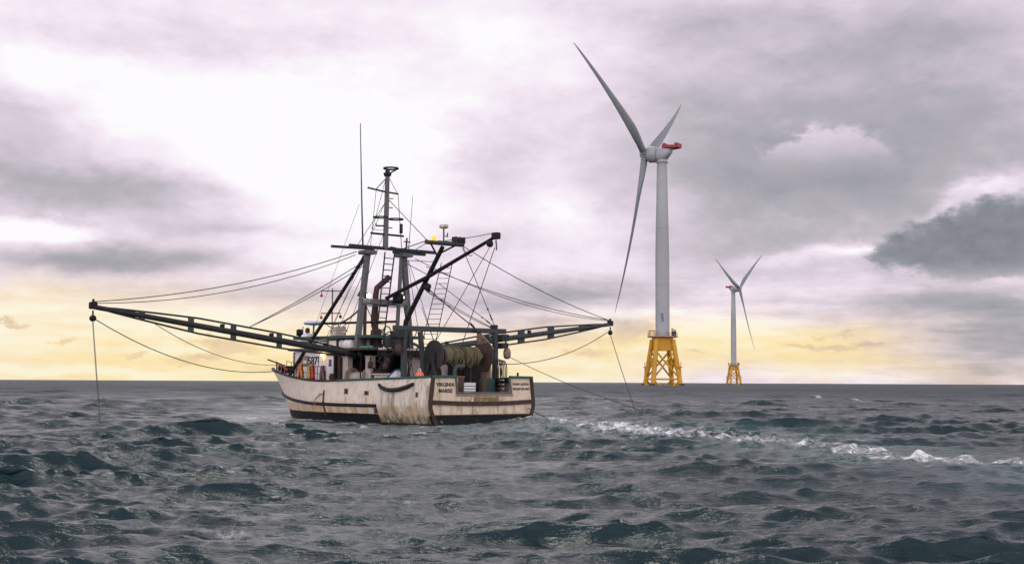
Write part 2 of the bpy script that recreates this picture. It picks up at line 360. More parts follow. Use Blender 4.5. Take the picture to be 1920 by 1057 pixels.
# ------------------------------------------------------------------ geometry helper
class MB:
    def __init__(s): s.v = []; s.f = []; s.sm = []
    def add(s, vs, fs, smooth=False):
        o = len(s.v); s.v += [tuple(q) for q in vs]; s.f += [tuple(i + o for i in f) for f in fs]; s.sm += [smooth] * len(fs); return s
    def tube(s, pts, r, n=8, cap=True):
        pts = [Vector(q) for q in pts]; rs = r if isinstance(r, (list, tuple)) else [r] * len(pts)
        vs, fs = [], []; up = None
        for i, q in enumerate(pts):
            d = (pts[min(i + 1, len(pts) - 1)] - pts[max(i - 1, 0)]).normalized()
            if up is None: up = Vector((0, 0, 1)) if abs(d.z) < .9 else Vector((1, 0, 0))
            a = d.cross(up)
            if a.length < 1e-4: a = d.orthogonal()
            a.normalize(); b = a.cross(d).normalized(); up = b
            for k in range(n):
                t = 2 * math.pi * k / n
                vs.append(q + (a * math.cos(t) + b * math.sin(t)) * rs[i])
        for i in range(len(pts) - 1):
            for k in range(n):
                k2 = (k + 1) % n
                fs.append((i * n + k, i * n + k2, (i + 1) * n + k2, (i + 1) * n + k))
        s.add(vs, fs, n > 5)
        if cap:
            m = (len(pts) - 1) * n
            s.add(vs[:n], [tuple(range(n))]); s.add(vs[m:m + n], [tuple(range(n))[::-1]])
        return s
    def beam(s, p, q, w, h, up=(0, 0, 1)):
        p, q = Vector(p), Vector(q); d = (q - p).normalized(); u = Vector(up)
        if abs(d.dot(u)) > .97: u = Vector((1, 0, 0))
        a = d.cross(u).normalized() * w / 2; b = a.cross(d).normalized() * h / 2
        e = min(w, h) * .12
        prof = []
        al, bl = a.normalized() * (w / 2 - e), b.normalized() * (h / 2 - e)
        for (x, y) in ((1, -1), (1, 1), (-1, 1), (-1, -1)):
            c1 = (a * x + bl * y) if x * y < 0 else (al * x + b * y)
            c2 = (al * x + b * y) if x * y < 0 else (a * x + bl * y)
            prof += [c1, c2]
        prof = [a + (-bl), a + bl, al + b, -al + b, -a + bl, -a - bl, -al - b, al - b]
        n = 8; vs = [p + c for c in prof] + [q + c for c in prof]
        fs = [(k, (k + 1) % n, n + (k + 1) % n, n + k) for k in range(n)] + [tuple(range(n))[::-1], tuple(range(n, 2 * n))]
        return s.add(vs, fs)
    def box(s, lo, hi): 
        lo, hi = Vector(lo), Vector(hi); c = (lo + hi) / 2
        return s.beam((lo.x, c.y, c.z), (hi.x, c.y, c.z), hi.y - lo.y, hi.z - lo.z)
    def disc(s, c, ax, r, t, n=28, hole=None):
        c, ax = Vector(c), Vector(ax).normalized(); e = min(t * .3, .02)
        return s.tube([c - ax * t / 2, c - ax * t / 2, c - ax * (t / 2 - e), c + ax * (t / 2 - e), c + ax * t / 2], [0.001, r - e, r, r, r - e], n)
    def lathe(s, c, ax, prof, n=24):
        c, ax = Vector(c), Vector(ax).normalized(); a = ax.orthogonal().normalized(); b = ax.cross(a)
        vs = [c + ax * h + (a * math.cos(2 * math.pi * k / n) + b * math.sin(2 * math.pi * k / n)) * r for (h, r) in prof for k in range(n)]
        fs = [(i * n + k, i * n + (k + 1) % n, (i + 1) * n + (k + 1) % n, (i + 1) * n + k) for i in range(len(prof) - 1) for k in range(n)]
        fs += [tuple(range(n))[::-1], tuple(range((len(prof) - 1) * n, len(prof) * n))]
        return s.add(vs, fs, True)
    def prism(s, poly, dv):
        dv = Vector(dv); n = len(poly); vs = [Vector(q) for q in poly]; vs = vs + [q + dv for q in vs]
        fs = [tuple(range(n))[::-1], tuple(range(n, 2 * n))] + [(k, (k + 1) % n, n + (k + 1) % n, n + k) for k in range(n)]
        return s.add(vs, fs)
    def ball(s, c, r, n=14, sz=1.0):
        prof = [(-r * sz * math.cos(math.pi * i / 10), max(.002, r * math.sin(math.pi * i / 10))) for i in range(11)]
        return s.lathe(c, (0, 0, 1), prof, n)
    def build(s, name, m, parent=None, label=None, loc=None, fix=True):
        me = bpy.data.meshes.new(name); me.from_pydata(s.v, [], s.f)
        me.polygons.foreach_set('use_smooth', s.sm); me.materials.append(M[m] if isinstance(m, str) else m)
        if fix:
            bm = bmesh.new(); bm.from_mesh(me); bmesh.ops.recalc_face_normals(bm, faces=bm.faces); bm.to_mesh(me); bm.free()
        me.update()
        o = bpy.data.objects.new(name, me); COL.objects.link(o)
        if parent is not None: o.parent = parent
        if loc is not None: o.location = loc
        if label: o['label'] = label
        return o

def sag(p, q, d, n=10):
    p, q = Vector(p), Vector(q)
    return [p.lerp(q, i / n) - Vector((0, 0, 4 * d * (i / n) * (1 - i / n))) for i in range(n + 1)]
def thing(name, label, cat, loc=(0, 0, 0), rz=0.0, group=None):
    o = bpy.data.objects.new(name, None); COL.objects.link(o); o.location = loc; o.rotation_euler = (0, 0, rz)
    o['label'] = label; o['category'] = cat
    if group: o['group'] = group
    return o
def tag(o, label, cat, group=None):
    o['label'] = label; o['category'] = cat
    if group: o['group'] = group
    return o
def lettering(text, size, name, parent, origin, xdir, ydir, bold=.0, spacing=1.0, depth=.01, m='letter', align='CENTER', wrap=None):
    cu = bpy.data.curves.new(name, 'FONT'); cu.body = text; cu.size = size; cu.align_x = align; cu.align_y = 'CENTER'
    cu.offset = bold; cu.space_character = spacing; cu.extrude = depth
    tmp = bpy.data.objects.new(name, cu); COL.objects.link(tmp)
    dg = bpy.context.evaluated_depsgraph_get(); me = bpy.data.meshes.new_from_object(tmp.evaluated_get(dg))
    bpy.data.objects.remove(tmp); bpy.data.curves.remove(cu)
    x, y = Vector(xdir).normalized(), Vector(ydir).normalized(); z = x.cross(y); o_ = Vector(origin)
    for v in me.vertices:
        c = v.co.copy(); v.co = wrap(c) if wrap else o_ + x * c.x + y * c.y + z * c.z
    me.materials.clear(); me.materials.append(M[m])
    o = bpy.data.objects.new(name, me); COL.objects.link(o); o.parent = parent
    return o

# ================================================================== the sea
HEADING = R(42); STERN = Vector((-1.66, 77.87, -0.5))
bow_dir = np.array([-math.sin(HEADING), math.cos(HEADING)]); port_dir = np.array([-math.cos(HEADING), -math.sin(HEADING)])

def sstep(x, a, b):
    t = np.clip((x - a) / (b - a), 0, 1); return t * t * (3 - 2 * t)

def build_sea():
    rng = np.random.default_rng(11)
    r = [6.0]
    while r[-1] < 9000:
        q = r[-1]; r.append(q * (1.0040 if q < 140 else 1.0056 if q < 300 else 1.011 if q < 1200 else 1.05))
    r = np.array(r, np.float32)
    fine = np.linspace(R(-25), R(25), 960); side = np.concatenate([np.linspace(R(26.5), R(180), 70), ])
    th = np.concatenate([-side[::-1][:-1], fine, side[:-1], ]).astype(np.float32)
    th = np.unique(np.concatenate([th, [R(-180)]])).astype(np.float32)
    nt, nr = len(th), len(r)
    TH, RR = np.meshgrid(th, r); X = (RR * np.sin(TH)).astype(np.float32); Y = (RR * np.cos(TH)).astype(np.float32)
    dth = np.gradient(th)[None, :] * RR; dr = np.gradient(r)[:, None] * np.ones_like(RR)
    gap = np.maximum(dth * 1.0, dr).astype(np.float32)
    far = np.clip(RR / 60.0, 1.0, None)
    Z = np.zeros_like(X); DX = np.zeros_like(X); DY = np.zeros_like(X); SLP = np.zeros_like(X)
    # patches of rougher and calmer water
    gust = np.zeros_like(X)
    for i in range(10):
        lam = rng.uniform(9, 60); a = rng.uniform(0, 2 * math.pi); k = 2 * math.pi / lam
        gust += np.sin(k * (X * math.cos(a) + Y * math.sin(a)) + rng.uniform(0, 6.28))
    gust = np.clip(1 + gust * .10, .5, 1.5)
    n = 120; wind = R(-79)                                   # running towards the camera, a little from the left
    for i in range(n):
        lam = 0.28 * (26.0 / 0.28) ** ((i + rng.uniform(0, 1)) / n)
        spread = .50 if lam < .8 else .34
        a = wind + rng.normal(0, spread); k = 2 * math.pi / lam
        slope = .074 if lam < .8 else .070 if lam < 2.0 else .040 if lam < 4 else .020 if lam < 7 else .016 if lam < 14 else .012 if lam < 14 else .010
        A = slope / k
        w = sstep(lam / gap, 2.0, 3.2)
        cut = w.max(axis=1) > 0
        if not cut.any(): continue
        last = np.nonzero(cut)[0][-1] + 1
        ph = (k * (X[:last] * math.cos(a) + Y[:last] * math.sin(a)) + rng.uniform(0, 6.28)).astype(np.float32)
        amp = A * w[:last] * (gust[:last] if lam < 7 else 1.0)
        s_, c_ = np.sin(ph), np.cos(ph)
        Z[:last] += amp * c_; q = 1.0 * amp
        DX[:last] -= q * math.cos(a) * s_; DY[:last] -= q * math.sin(a) * s_
    # quieter in the lee of the hull, and the hull sits in a shallow trough
    bx = (X - STERN.x) * bow_dir[0] + (Y - STERN.y) * bow_dir[1]; by = (X - STERN.x) * port_dir[0] + (Y - STERN.y) * port_dir[1]
    ddx = np.maximum(np.abs(bx - 10.5) - 11.0, 0); ddy = np.maximum(np.abs(by) - 3.8, 0); dh = np.sqrt(ddx ** 2 + ddy ** 2)
    calm = 1 - .62 * np.exp(-(dh / 6.0) ** 2)
    Z *= calm; Z -= .5 * np.exp(-(dh / 16.0) ** 2)
    for lam, A, a, p0 in ((62.0, .34, R(-84), 1.0), (95.0, .40, R(-97), 2.2), (47.0, .20, R(-72), .4)):   # low swell, felt beyond the boat
        Z += A * sstep(RR, 110, 320) * np.cos(2 * math.pi / lam * (X * math.cos(a) + Y * math.sin(a)) + p0) * sstep(lam / gap, 2.0, 3.2)
    # swell hump just beyond the wake
    for (hx, hy, sx, sy, h) in ((9.5, 87, 4.6, 1.6, .62), (4, 84, 4, 1.8, .25)):
        Z += h * np.exp(-((X - hx) / sx) ** 2 - ((Y - hy) / sy) ** 2)
    # wake, whitecaps and painted sun glints: foam and churn at each point
    foam = np.zeros_like(X); churn = np.zeros_like(X)
    wk = np.array(WAKE)
    for i in range(len(wk) - 1):
        p, q = wk[i], wk[i + 1]; d = q - p; L2 = (d ** 2).sum()
        t = np.clip(((X - p[0]) * d[0] + (Y - p[1]) * d[1]) / L2, 0, 1)
        ex, ey = X - (p[0] + t * d[0]), Y - (p[1] + t * d[1])
        dist = np.sqrt(ex ** 2 + ey ** 2); u = (i + t) / (len(wk) - 1)
        side_ = np.sign(ex * d[1] - ey * d[0])               # foam keeps to the far edge, the near side fades
        wide = (1.5 + 2.2 * np.exp(-((u - .22) / .16) ** 2)) * (1 + .5 * u)
        foam = np.maximum(foam, np.exp(-(dist / wide * .8) ** 2) * (.64 + .10 * np.exp(-((u - .22) / .15) ** 2) + .10 * np.exp(-((u - .78) / .2) ** 2) + .08 * np.exp(-((u - .48) / .1) ** 2) + .04 * sstep(u, .8, .95)))
        churn = np.maximum(churn, np.exp(-(dist / (wide * 1.9)) ** 2))
    Z *= 1 - .65 * np.clip(churn, 0, 1)                       # churned water flattens the chop
    # turbulent lumps along the wake
    lump = np.zeros_like(X)
    for i in range(26):
        lam = rng.uniform(.35, 1.5); a = rng.uniform(0, 6.28); k = 2 * math.pi / lam
        lump += (lam ** .8) * np.sin(k * (X * math.cos(a) + Y * math.sin(a)) + rng.uniform(0, 6.28))
    lump /= 4.0
    near = RR < 120
    Z += np.where(near, np.clip(churn, 0, 1) ** 2 * (.05 + .07 * np.maximum(lump, -.5)), 0)
    for (cx, cy, w_, d_) in CAPS_AND_GLINTS:
        g = np.exp(-((X - cx) / (w_ * 1.8)) ** 2 - ((Y - cy) / (d_ * 2.6)) ** 2); foam = np.maximum(foam, (.74 if cy > 60 else .64) * g)
    # white water along the hull side and under the counter
    edge = np.exp(-(dh / .9) ** 2); foam = np.maximum(foam, .70 * edge); churn = np.maximum(churn, .8 * np.exp(-(dh / 2.0) ** 2))
    sternw = np.exp(-((bx + 1.5) / 2.2) ** 2 - (by / 3.6) ** 2); churn = np.maximum(churn, sternw)
    V = np.stack([X + DX * calm, Y + DY * calm, Z], -1).reshape(-1, 3)
    V = np.concatenate([V, [[0, 0, 0]]]).astype(np.float32)
    i = np.arange(nr - 1)[:, None] * nt; j = np.arange(nt)[None, :]; j2 = (j + 1) % nt
    quads = np.stack([i + j, i + j2, i + nt + j2, i + nt + j], -1).reshape(-1, 4)[:, ::-1]
    me = bpy.data.meshes.new('water')
    c = nr * nt; tri = np.stack([np.full(nt, c), np.arange(nt), (np.arange(nt) + 1) % nt], -1)[:, ::-1]
    me.vertices.add(len(V)); me.vertices.foreach_set('co', V.ravel())
    loops = np.concatenate([quads.ravel(), tri.ravel()]).astype(np.int32)
    me.loops.add(len(loops)); me.loops.foreach_set('vertex_index', loops)
    starts = np.concatenate([np.arange(len(quads)) * 4, len(quads) * 4 + np.arange(len(tri)) * 3]).astype(np.int32)
    me.polygons.add(len(starts)); me.polygons.foreach_set('loop_start', starts)
    me.polygons.foreach_set('use_smooth', np.ones(len(starts), bool))
    me.update(calc_edges=True)
    for nm, arr in (('foam', foam), ('churn', churn), ('lost', sstep(gap, .15, 1.6))):
        at = me.attributes.new(nm, 'FLOAT', 'POINT')
        at.data.foreach_set('value', np.concatenate([arr.ravel(), [0]]).astype(np.float32))
    o = bpy.data.objects.new('water', me); COL.objects.link(o); o['kind'] = 'structure'
    return o

def sea_material():
    m = bpy.data.materials.new('grey green sea'); m.use_nodes = True
    t = NT(m.node_tree); b = m.node_tree.nodes['Principled BSDF']
    oc = t.node('ShaderNodeTexCoord').outputs['Object']
    fa = t.node('ShaderNodeAttribute', attribute_name='foam').outputs['Fac']
    ch = t.node('ShaderNodeAttribute', attribute_name='churn').outputs['Fac']
    lace = t.noise(t.scale(oc, 1, .5, 1), 2.6, 9, .82, distortion=.6)
    lace2 = t.noise(t.scale(oc, 1, .5, 1), .7, 5, .6)
    thr = t.math('SUBTRACT', 1.13, fa)
    f = t.math('ADD', t.math('MULTIPLY_ADD', lace, 1.3, -.23), t.math('MULTIPLY', lace2, .35))
    foam = t.math('MULTIPLY', t.step(t.math('SUBTRACT', f, thr), .0, .26), t.step(fa, .03, .15))
    deep = t.mix(t.noise(oc, .05, 3, .5), (.0075, .0215, .025), (.011, .029, .033))
    col = t.mix(t.math('MULTIPLY', ch, t.step(lace2, .3, .7, .35, 1.0)), deep, (.045, .105, .105))
    col = t.mix(foam, col, (.82, .84, .84))
    t.put(b.inputs['Base Color'], col)
    far_r = t.node('ShaderNodeAttribute', attribute_name='lost').outputs['Fac']
    t.put(b.inputs['Roughness'], t.math('MULTIPLY_ADD', foam, .6, t.math('MULTIPLY_ADD', far_r, .30, .12)))
    b.inputs['IOR'].default_value = 1.33; b.inputs['Specular Tint'].default_value = (.74, .91, .94, 1)
    lost = t.node('ShaderNodeAttribute', attribute_name='lost').outputs['Fac']       # ripples finer than the far mesh can carry
    bn = t.node('ShaderNodeBump'); bn.inputs['Strength'].default_value = 1.0; bn.inputs['Distance'].default_value = .06
    ripple = t.noise(t.scale(oc, .55, 1.3, 1), 4.0, 5, .65)
    h = t.math('ADD', t.math('ADD', ripple, t.math('MULTIPLY', t.noise(t.scale(oc, .6, 1.2, 1), 1.3, 4, .62), t.math('MULTIPLY_ADD', lost, 12.0, 2.0))), t.math('MULTIPLY', foam, .9))
    t.put(bn.inputs['Height'], h); t.l.new(bn.outputs[0], b.inputs['Normal'])
    return m
sea = build_sea(); sea.data.materials.append(sea_material())

# ================================================================== the trawler
boat = thing('fishing_trawler', 'weathered white stern trawler with black masts, spread outrigger booms and rust streaked hull', 'boat', STERN, R(90) + HEADING)

SHEER = [(0, 2.73), (2.5, 2.65), (5, 2.59), (7, 2.54), (10, 2.46), (11.5, 2.46), (13, 2.52), (15.3, 2.70), (18, 2.98), (20, 3.14), (23, 3.38)]
def interp(tab, x):
    return float(np.interp(x, [a for a, _ in tab], [b for _, b in tab]))
HB = [(-1.3, 2.7), (-.4, 3.35), (0, 3.58), (.5, 3.82), (.95, 3.97), (1.35, 4.0), (1.8, 3.93), (2.73, 3.84), (3.5, 3.84)]
STERN_HB = [(-1.3, 2.4), (-.4, 3.2), (0, 3.55), (.5, 3.80), (.95, 3.98), (1.35, 4.0), (1.8, 3.93), (2.73, 3.82), (3.5, 3.8)]
def length_at(z): return 20.3 + max(-1.3, z) * .42 + max(0, z) ** 2 * .10
def half(X, z):
    b0, b1 = interp(STERN_HB, z), interp(HB, z); k = min(1, X / 6.0); b = b0 + (b1 - b0) * k
    Lz = length_at(z); X0 = 8.6
    if X > X0:
        q = min(1, (X - X0) / (Lz - X0)); b *= 1 - q ** (1.95 + .25 * max(0, z))
    return b
ZR = [-1.3, -.4, 0, .25, .5, .75, .95, 1.15, 1.35, 1.7, 2.1, 2.4, 'rail']
XS = [0, .5, 1.2, 2, 2.8, 3.6, 4.3, 4.8, 4.86, 5.4, 6.2, 7, 7.8, 8.6] + [None] * 22
def station(i, z_):
    x = XS[i]
    if x is None:
        k = (i - 13) / 22.0; k = k ** .9
        zz = z_ if z_ != 'rail' else 3.2
        x = 8.6 + (length_at(zz) - 8.6) * k
    z = interp(SHEER, x) if z_ == 'rail' else z_
    if z_ == 2.4: z = (2.1 + interp(SHEER, x)) / 2
    return x, z
def hull_side(sg):
    vs, fs = [], []
    for i in range(len(XS)):
        for zr in ZR:
            x, z = station(i, zr); y = half(x, z)
            if x <= 4.81 and -.2 < z < 2.45 and sg > 0: y += .13
            vs.append((x, y * sg, z))
    m = len(ZR)
    for i in range(len(XS) - 1):
        for k in range(m - 1):
            fs.append((i * m + k, (i + 1) * m + k, (i + 1) * m + k + 1, i * m + k + 1))
    return vs, fs
hb_ = MB(); hb_.add(*hull_side(1), True); hb_.add(*hull_side(-1), True)
hull = hb_.build('hull', 'hull', boat)
ms = hull.modifiers.new('plate', 'SOLIDIFY'); ms.thickness = .08; ms.offset = -1
for p in hull.data.polygons: pass
es = hull.modifiers.new('edges', 'EDGE_SPLIT'); es.split_angle = R(35)

# stern plate with the notch for the gear
ys_hi = [-2.12, 1.92]
def transom_mesh():
    zr = [-1.3, -.4, 0, .25, .56, .75, .95, 1.15, 1.35, 1.6, 1.85, 2.1, 2.4, 2.72]
    vs, fs = [], []
    cols = 17
    for z in zr:
        h = half(0, z) - .02
        ys = [-h, (-h + ys_hi[0]) / 2, ys_hi[0]] + list(np.linspace(ys_hi[0], ys_hi[1], 13)[1:-1]) + [ys_hi[1], (ys_hi[1] + h) / 2, h]
        cols = len(ys)
        for y in ys: vs.append((.02, y, z))
    for k in range(len(zr) - 1):
        for j in range(cols - 1):
            if zr[k] >= 1.84 and 2 <= j < cols - 3: continue
            fs.append((k * cols + j, k * cols + j + 1, (k + 1) * cols + j + 1, (k + 1) * cols + j))
    return vs, fs
tm = MB(); tm.add(*transom_mesh()); tr = tm.build('transom', 'transom', boat)
so = tr.modifiers.new('plate', 'SOLIDIFY'); so.thickness = .10; so.offset = 0

def rim(pts, w, h): 
    b = MB()
    for p, q in zip(pts[:-1], pts[1:]): b.beam(p, q, w, h)
    return b
# rusty corner posts and rub band across the stern
for sg in (1, -1):
    pts = [(-.06, sg * (half(0, z) - .06), z) for z in (-.3, 0, .3, .6, .95, 1.35, 1.8, 2.25, 2.70)]
    MB().tube(pts, .12, 8).build('corner_post', 'rust_dark', boat)
yb = 3.9
pts = [(-.10, y, 1.36 - .11 * math.cos(y / yb * math.pi / 2) - .02) for y in np.linspace(-yb, yb, 13)]
rim(pts, .14, .24).build('stern_rub_band', 'rust_dark', boat)
pts = [(-.05, 3.7, .585), (-.05, -3.7, .585)]
rim(pts, .06, .07).build('stern_waterline_bar', 'rust', boat)
# grey steel frame round the notch
nf = MB(); nf.beam((-.05, ys_hi[0] - .02, 1.85), (-.05, ys_hi[1] + .02, 1.85), .16, .10)
nf.beam((-.05, ys_hi[1] + .06, 1.80), (-.05, ys_hi[1] + .16, 2.72), .12, .12, (0, 1, 0)); nf.beam((-.05, ys_hi[0] - .06, 1.80), (-.05, ys_hi[0] + .10, 2.74), .12, .12, (0, 1, 0))
nf.build('notch_frame', 'steel_grey', boat)
nf2 = MB(); nf2.beam((-.04, ys_hi[0] - .2, 1.72), (-.04, ys_hi[1] + .1, 1.72), .12, .08); nf2.build('notch_sill', 'tan', boat)
# rail caps
def rail_pts(x0, x1, sg, n=14, dz=.05, inset=.04):
    return [(x, sg * max(0, half(x, interp(SHEER, x)) - inset), interp(SHEER, x) + dz) for x in np.linspace(x0, x1, n)]
for sg in (1, -1):
    rim(rail_pts(0, 9.2, sg), .24, .12).build('rail_cap', 'green', boat, 'green painted rail cap aft')
    rim(rail_pts(9.2, 22.3, sg, 26), .22, .11).build('rail_cap', 'steel_dark', boat, 'worn dark rail cap forward')
    sp = [(-.05, sg * 3.82, 2.77), (-.05, sg * 2.06, 2.79)]
    rim(sp, .24, .13).build('rail_cap', 'green', boat, 'green rail cap across the stern')
    rp = [(x, sg * (half(x, z) + .05), z) for x, z in zip(np.linspace(4.95, 21.2, 30), np.interp(np.linspace(4.95, 21.2, 30), [4.95, 9, 12.5, 15.5, 18.5, 21.2], [1.06, 1.06, 1.10, 1.26, 1.50, 1.75]))]
    MB().tube(rp, .10, 8).build('rub_rail', 'steel_black', boat)
MB().box((4.80, 4.02, .62), (4.98, 4.16, 1.0)).build('rub_rail_end', 'rust', boat)
# deck
dk = MB(); xs = np.linspace(.1, 21.5, 30)
dk.add([(x, half(x, 1.7) - .12, 1.72) for x in xs] + [(x, -half(x, 1.7) + .12, 1.72) for x in xs], [(i, i + 1, 31 + i, 30 + i) for i in range(29)])
dk.build('deck', 'deck', boat)
# freeing ports, hose, fender rope
def on_side(x, z, out=.0): return (x, half(x, z) + out, z)
for (x, z, w, h) in ((8.15, 1.80, .30, .42), (6.05, 1.76, .34, .26), (1.0, 1.70, .14, .30)):
    bulge = .13 if x < 4.8 else 0
    f = MB(); y = half(x, z) + bulge
    f.box((x - w / 2, y - .03, z - h / 2), (x + w / 2, y + .014, z + h / 2)); po = f.build('freeing_port', 'interior', boat)
    e = MB(); e.beam((x - w / 2 - .03, y + .01, z + h / 2 + .02), (x + w / 2 + .03, y + .01, z + h / 2 + .02), .06, .05); e.beam((x - w / 2 - .02, y + .01, z - h / 2), (x - w / 2 - .02, y + .01, z + h / 2), .05, .05)
    e.beam((x + w / 2 + .02, y + .01, z - h / 2), (x + w / 2 + .02, y + .01, z + h / 2), .05, .05); e.build('frame', 'tan', po)
hp = [on_side(10.6, 1.72, .06), on_side(11.0, 1.66, .09), on_side(11.4, 1.42, .1), on_side(11.55, 1.15, .18), on_side(11.35, .92, .16)]
MB().tube(hp, .028, 6).build('hose', 'red_rail', boat)
MB().tube([on_side(10.6, 1.95, .03), on_side(10.6, 1.2, .05), on_side(10.6, .9, .04), on_side(10.6, .35, .03)], .05, 6).build('discharge_pipe', 'rust', boat)
fd = [(4.65, 4.06, 2.30), (4.35, 4.13, 2.14), (3.9, 4.17, 2.03), (3.3, 4.18, 1.99), (2.6, 4.17, 2.04), (1.85, 4.12, 2.20), (1.35, 4.08, 2.36)]
MB().tube(fd, [.09, .11, .12, .12, .12, .12, .09], 10).build('fender_rope', 'fender', boat)
# lettering
lettering('VIRGINIA', .30, 'lettering', boat, (-.046, 2.86, 2.32), (0, -1, 0), (0, 0, 1), bold=.006, spacing=1.06)
lettering('MARISE', .30, 'lettering', boat, (-.046, 2.84, 1.97), (0, -1, 0), (0, 0, 1), bold=.006, spacing=1.06)
lettering('POINT JUDITH', .185, 'lettering', boat, (-.046, -2.94, 2.36), (0, -1, 0), (0, 0, 1), bold=.003, spacing=1.06)
lettering('RHODE ISLAND', .18, 'lettering', boat, (-.046, -2.98, 2.08), (0, -1, 0), (0, 0, 1), bold=.003, spacing=1.06)

# ---- deckhouse and wheelhouse
DH = 2.62
dh_ = MB()
dh_.prism([(11.2, DH, 1.74), (16.1, DH, 1.74), (17.6, 1.3, 1.74), (17.6, -1.3, 1.74), (16.1, -DH, 1.74), (11.2, -DH, 1.74)], (0, 0, 2.66))
house = dh_.build('deckhouse', 'white', boat)
sh = MB(); sh.box((6.2, -2.9, 1.74), (11.18, -2.75, 4.36)); sh.build('shelter_side', 'white', boat)
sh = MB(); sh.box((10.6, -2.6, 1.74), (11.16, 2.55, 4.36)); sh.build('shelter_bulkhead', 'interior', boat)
sh = MB(); sh.box((7.0, -2.7, 1.74), (7.12, .35, 4.30)); sh.build('casing_bulkhead', 'cream', boat)
bd = MB(); bd.prism([(6.4, 2.85, 4.40), (16.3, 2.85, 4.44), (17.8, 1.5, 4.46), (17.8, -1.5, 4.46), (16.3, -2.85, 4.44), (6.4, -2.85, 4.40)], (0, 0, .12))
bd.build('boat_deck', 'white', boat)
rim([(6.4, 2.9, 4.47), (11.2, 2.9, 4.47)], .1, .14).build('deck_edge', 'rust', boat)
rim([(11.25, 2.9, 4.50), (16.3, 2.9, 4.53)], .1, .14).build('deck_edge', 'green_dark', boat)
MB().beam((6.5, 2.75, 4.20), (6.5, -2.75, 4.26), .32, .36).build('shelter_beam', 'steel_black', boat)
MB().beam((8.6, 2.72, 4.20), (8.6, -2.75, 4.26), .28, .34).build('shelter_beam', 'steel_black', boat)
for (x, y, w) in ((10.35, 2.35, .62), (7.95, 2.3, .55)):
    c = MB(); c.box((x - w / 2, y - .18, 1.74), (x + w / 2, y + .18, 4.02)); c.box((x - w / 2 - .03, y - .22, 3.98), (x + w / 2 + .03, y + .22, 4.06)); c.build('winch_column', 'cream', boat)
MB().beam((11.12, 2.72, 1.76), (11.12, 2.72, 4.36), .16, .16).build('corner_stanchion', 'steel_black', boat)
MB().box((10.72, 2.57, 1.9), (11.02, 2.64, 4.1)).build('red_door', 'rust_brown', boat)

wh = MB(); wh.prism([(13.2, 2.05, 4.57), (16.2, 2.05, 4.57), (17.3, 1.1, 4.57), (17.3, -1.1, 4.57), (16.2, -2.05, 4.57), (13.2, -2.05, 4.57)], (0, 0, .62))
wheel = wh.build('wheelhouse', 'white', boat)
rf = MB(); rf.prism([(8.4, 2.3, 5.20), (16.7, 2.3, 5.22), (17.9, 1.3, 5.24), (17.9, -1.3, 5.24), (16.7, -2.3, 5.22), (8.4, -2.3, 5.20)], (0, 0, .17))
rf.build('wheelhouse_roof', 'green_dark', boat)
for x in (13.45, 14.45, 15.45):
    w = MB(); w.box((x - .38, 2.03, 4.72), (x + .38, 2.064, 5.10)); w.build('window', 'glass', wheel)
w = MB(); w.beam((11.7, 2.2, 4.60), (12.7, 2.2, 4.60), .1, .1); w.beam((11.7, 2.2, 5.12), (12.7, 2.2, 5.12), .1, .1); w.beam((11.7, 2.2, 4.6), (11.7, 2.2, 5.12), .12, .12); w.beam((12.7, 2.2, 4.6), (12.7, 2.2, 5.12), .12, .12)
fr = w.build('screen_frame', 'rust', boat)
w = MB(); w.box((11.76, 2.19, 4.64), (12.64, 2.21, 5.08)); w.build('screen_pane', 'sky_painted_pane', fr)
# life raft canister and lockers on the boat deck
lr = MB(); lr.lathe((10.75, 2.1, 4.84), (1, 0, 0), [(-.62, .02), (-.60, .22), (-.56, .26), (-.05, .26), (-.05, .29), (.05, .29), (.05, .26), (.56, .26), (.60, .22), (.62, .02)], 20)
lr.build('life_raft_canister', 'plastic_white', boat)
lk = MB(); lk.box((12.9, 2.1, 4.56), (13.6, 2.5, 5.0)); lk.build('roof_locker', 'plastic_white', boat)
lk = MB(); lk.box((8.9, -.9, 4.54), (9.3, -.3, 5.3)); lk.build('roof_locker', 'white', boat)
# house side: window, number board, door
def side_part(name, m, x0, x1, z0, z1, out=.03, parent=house, y=DH):
    return MB().box((x0, y - .02, z0), (x1, y + out, z1)).build(name, m, parent)
side_part('window', 'glass', 14.36, 15.04, 3.44, 4.10)
side_part('window_cover', 'tan', 14.34, 15.06, 3.46, 4.12, .045)
side_part('window_vent', 'plastic_white', 14.52, 14.84, 3.62, 3.82, .07)
side_part('number_board', 'plastic_white', 12.98, 14.22, 3.40, 4.12, .04)
lettering('587', .74, 'number', house, (13.78, DH + .052, 3.76), (-1, 0, 0), (0, 0, 1), bold=.02)
for k, ch in enumerate('BRI'):
    lettering(ch, .25, 'lettering', house, (13.10, DH + .052, 3.98 - .22 * k), (-1, 0, 0), (0, 0, 1), bold=.008)
dr = side_part('door', 'white', 11.45, 12.62, 1.95, 4.06, .05)
MB().box((11.62, DH + .03, 3.42), (11.92, DH + .065, 3.86)).build('door_window', 'glass', dr)
for x in (11.42, 12.65): MB().beam((x, DH + .03, 1.9), (x, DH + .03, 4.1), .05, .07).build('door_jamb', 'cream', dr)
MB().beam((11.4, DH + .04, 4.12), (12.9, DH + .04, 4.12), .06, .07).build('door_head', 'steel_grey', dr)
MB().tube([(16.0, DH + .05, 1.8), (16.0, DH + .05, 4.35)], .04, 6).build('drain_pipe', 'steel_dark', house)
lg = MB(); lg.ball((12.55, DH + .16, 4.13), .075); lg.build('deck_lamp', 'lamp_amber', house)
MB().disc((11.55, DH + .06, 2.72), (0, 1, 0), .26, .12, 18).build('hose_reel', 'rust', house)
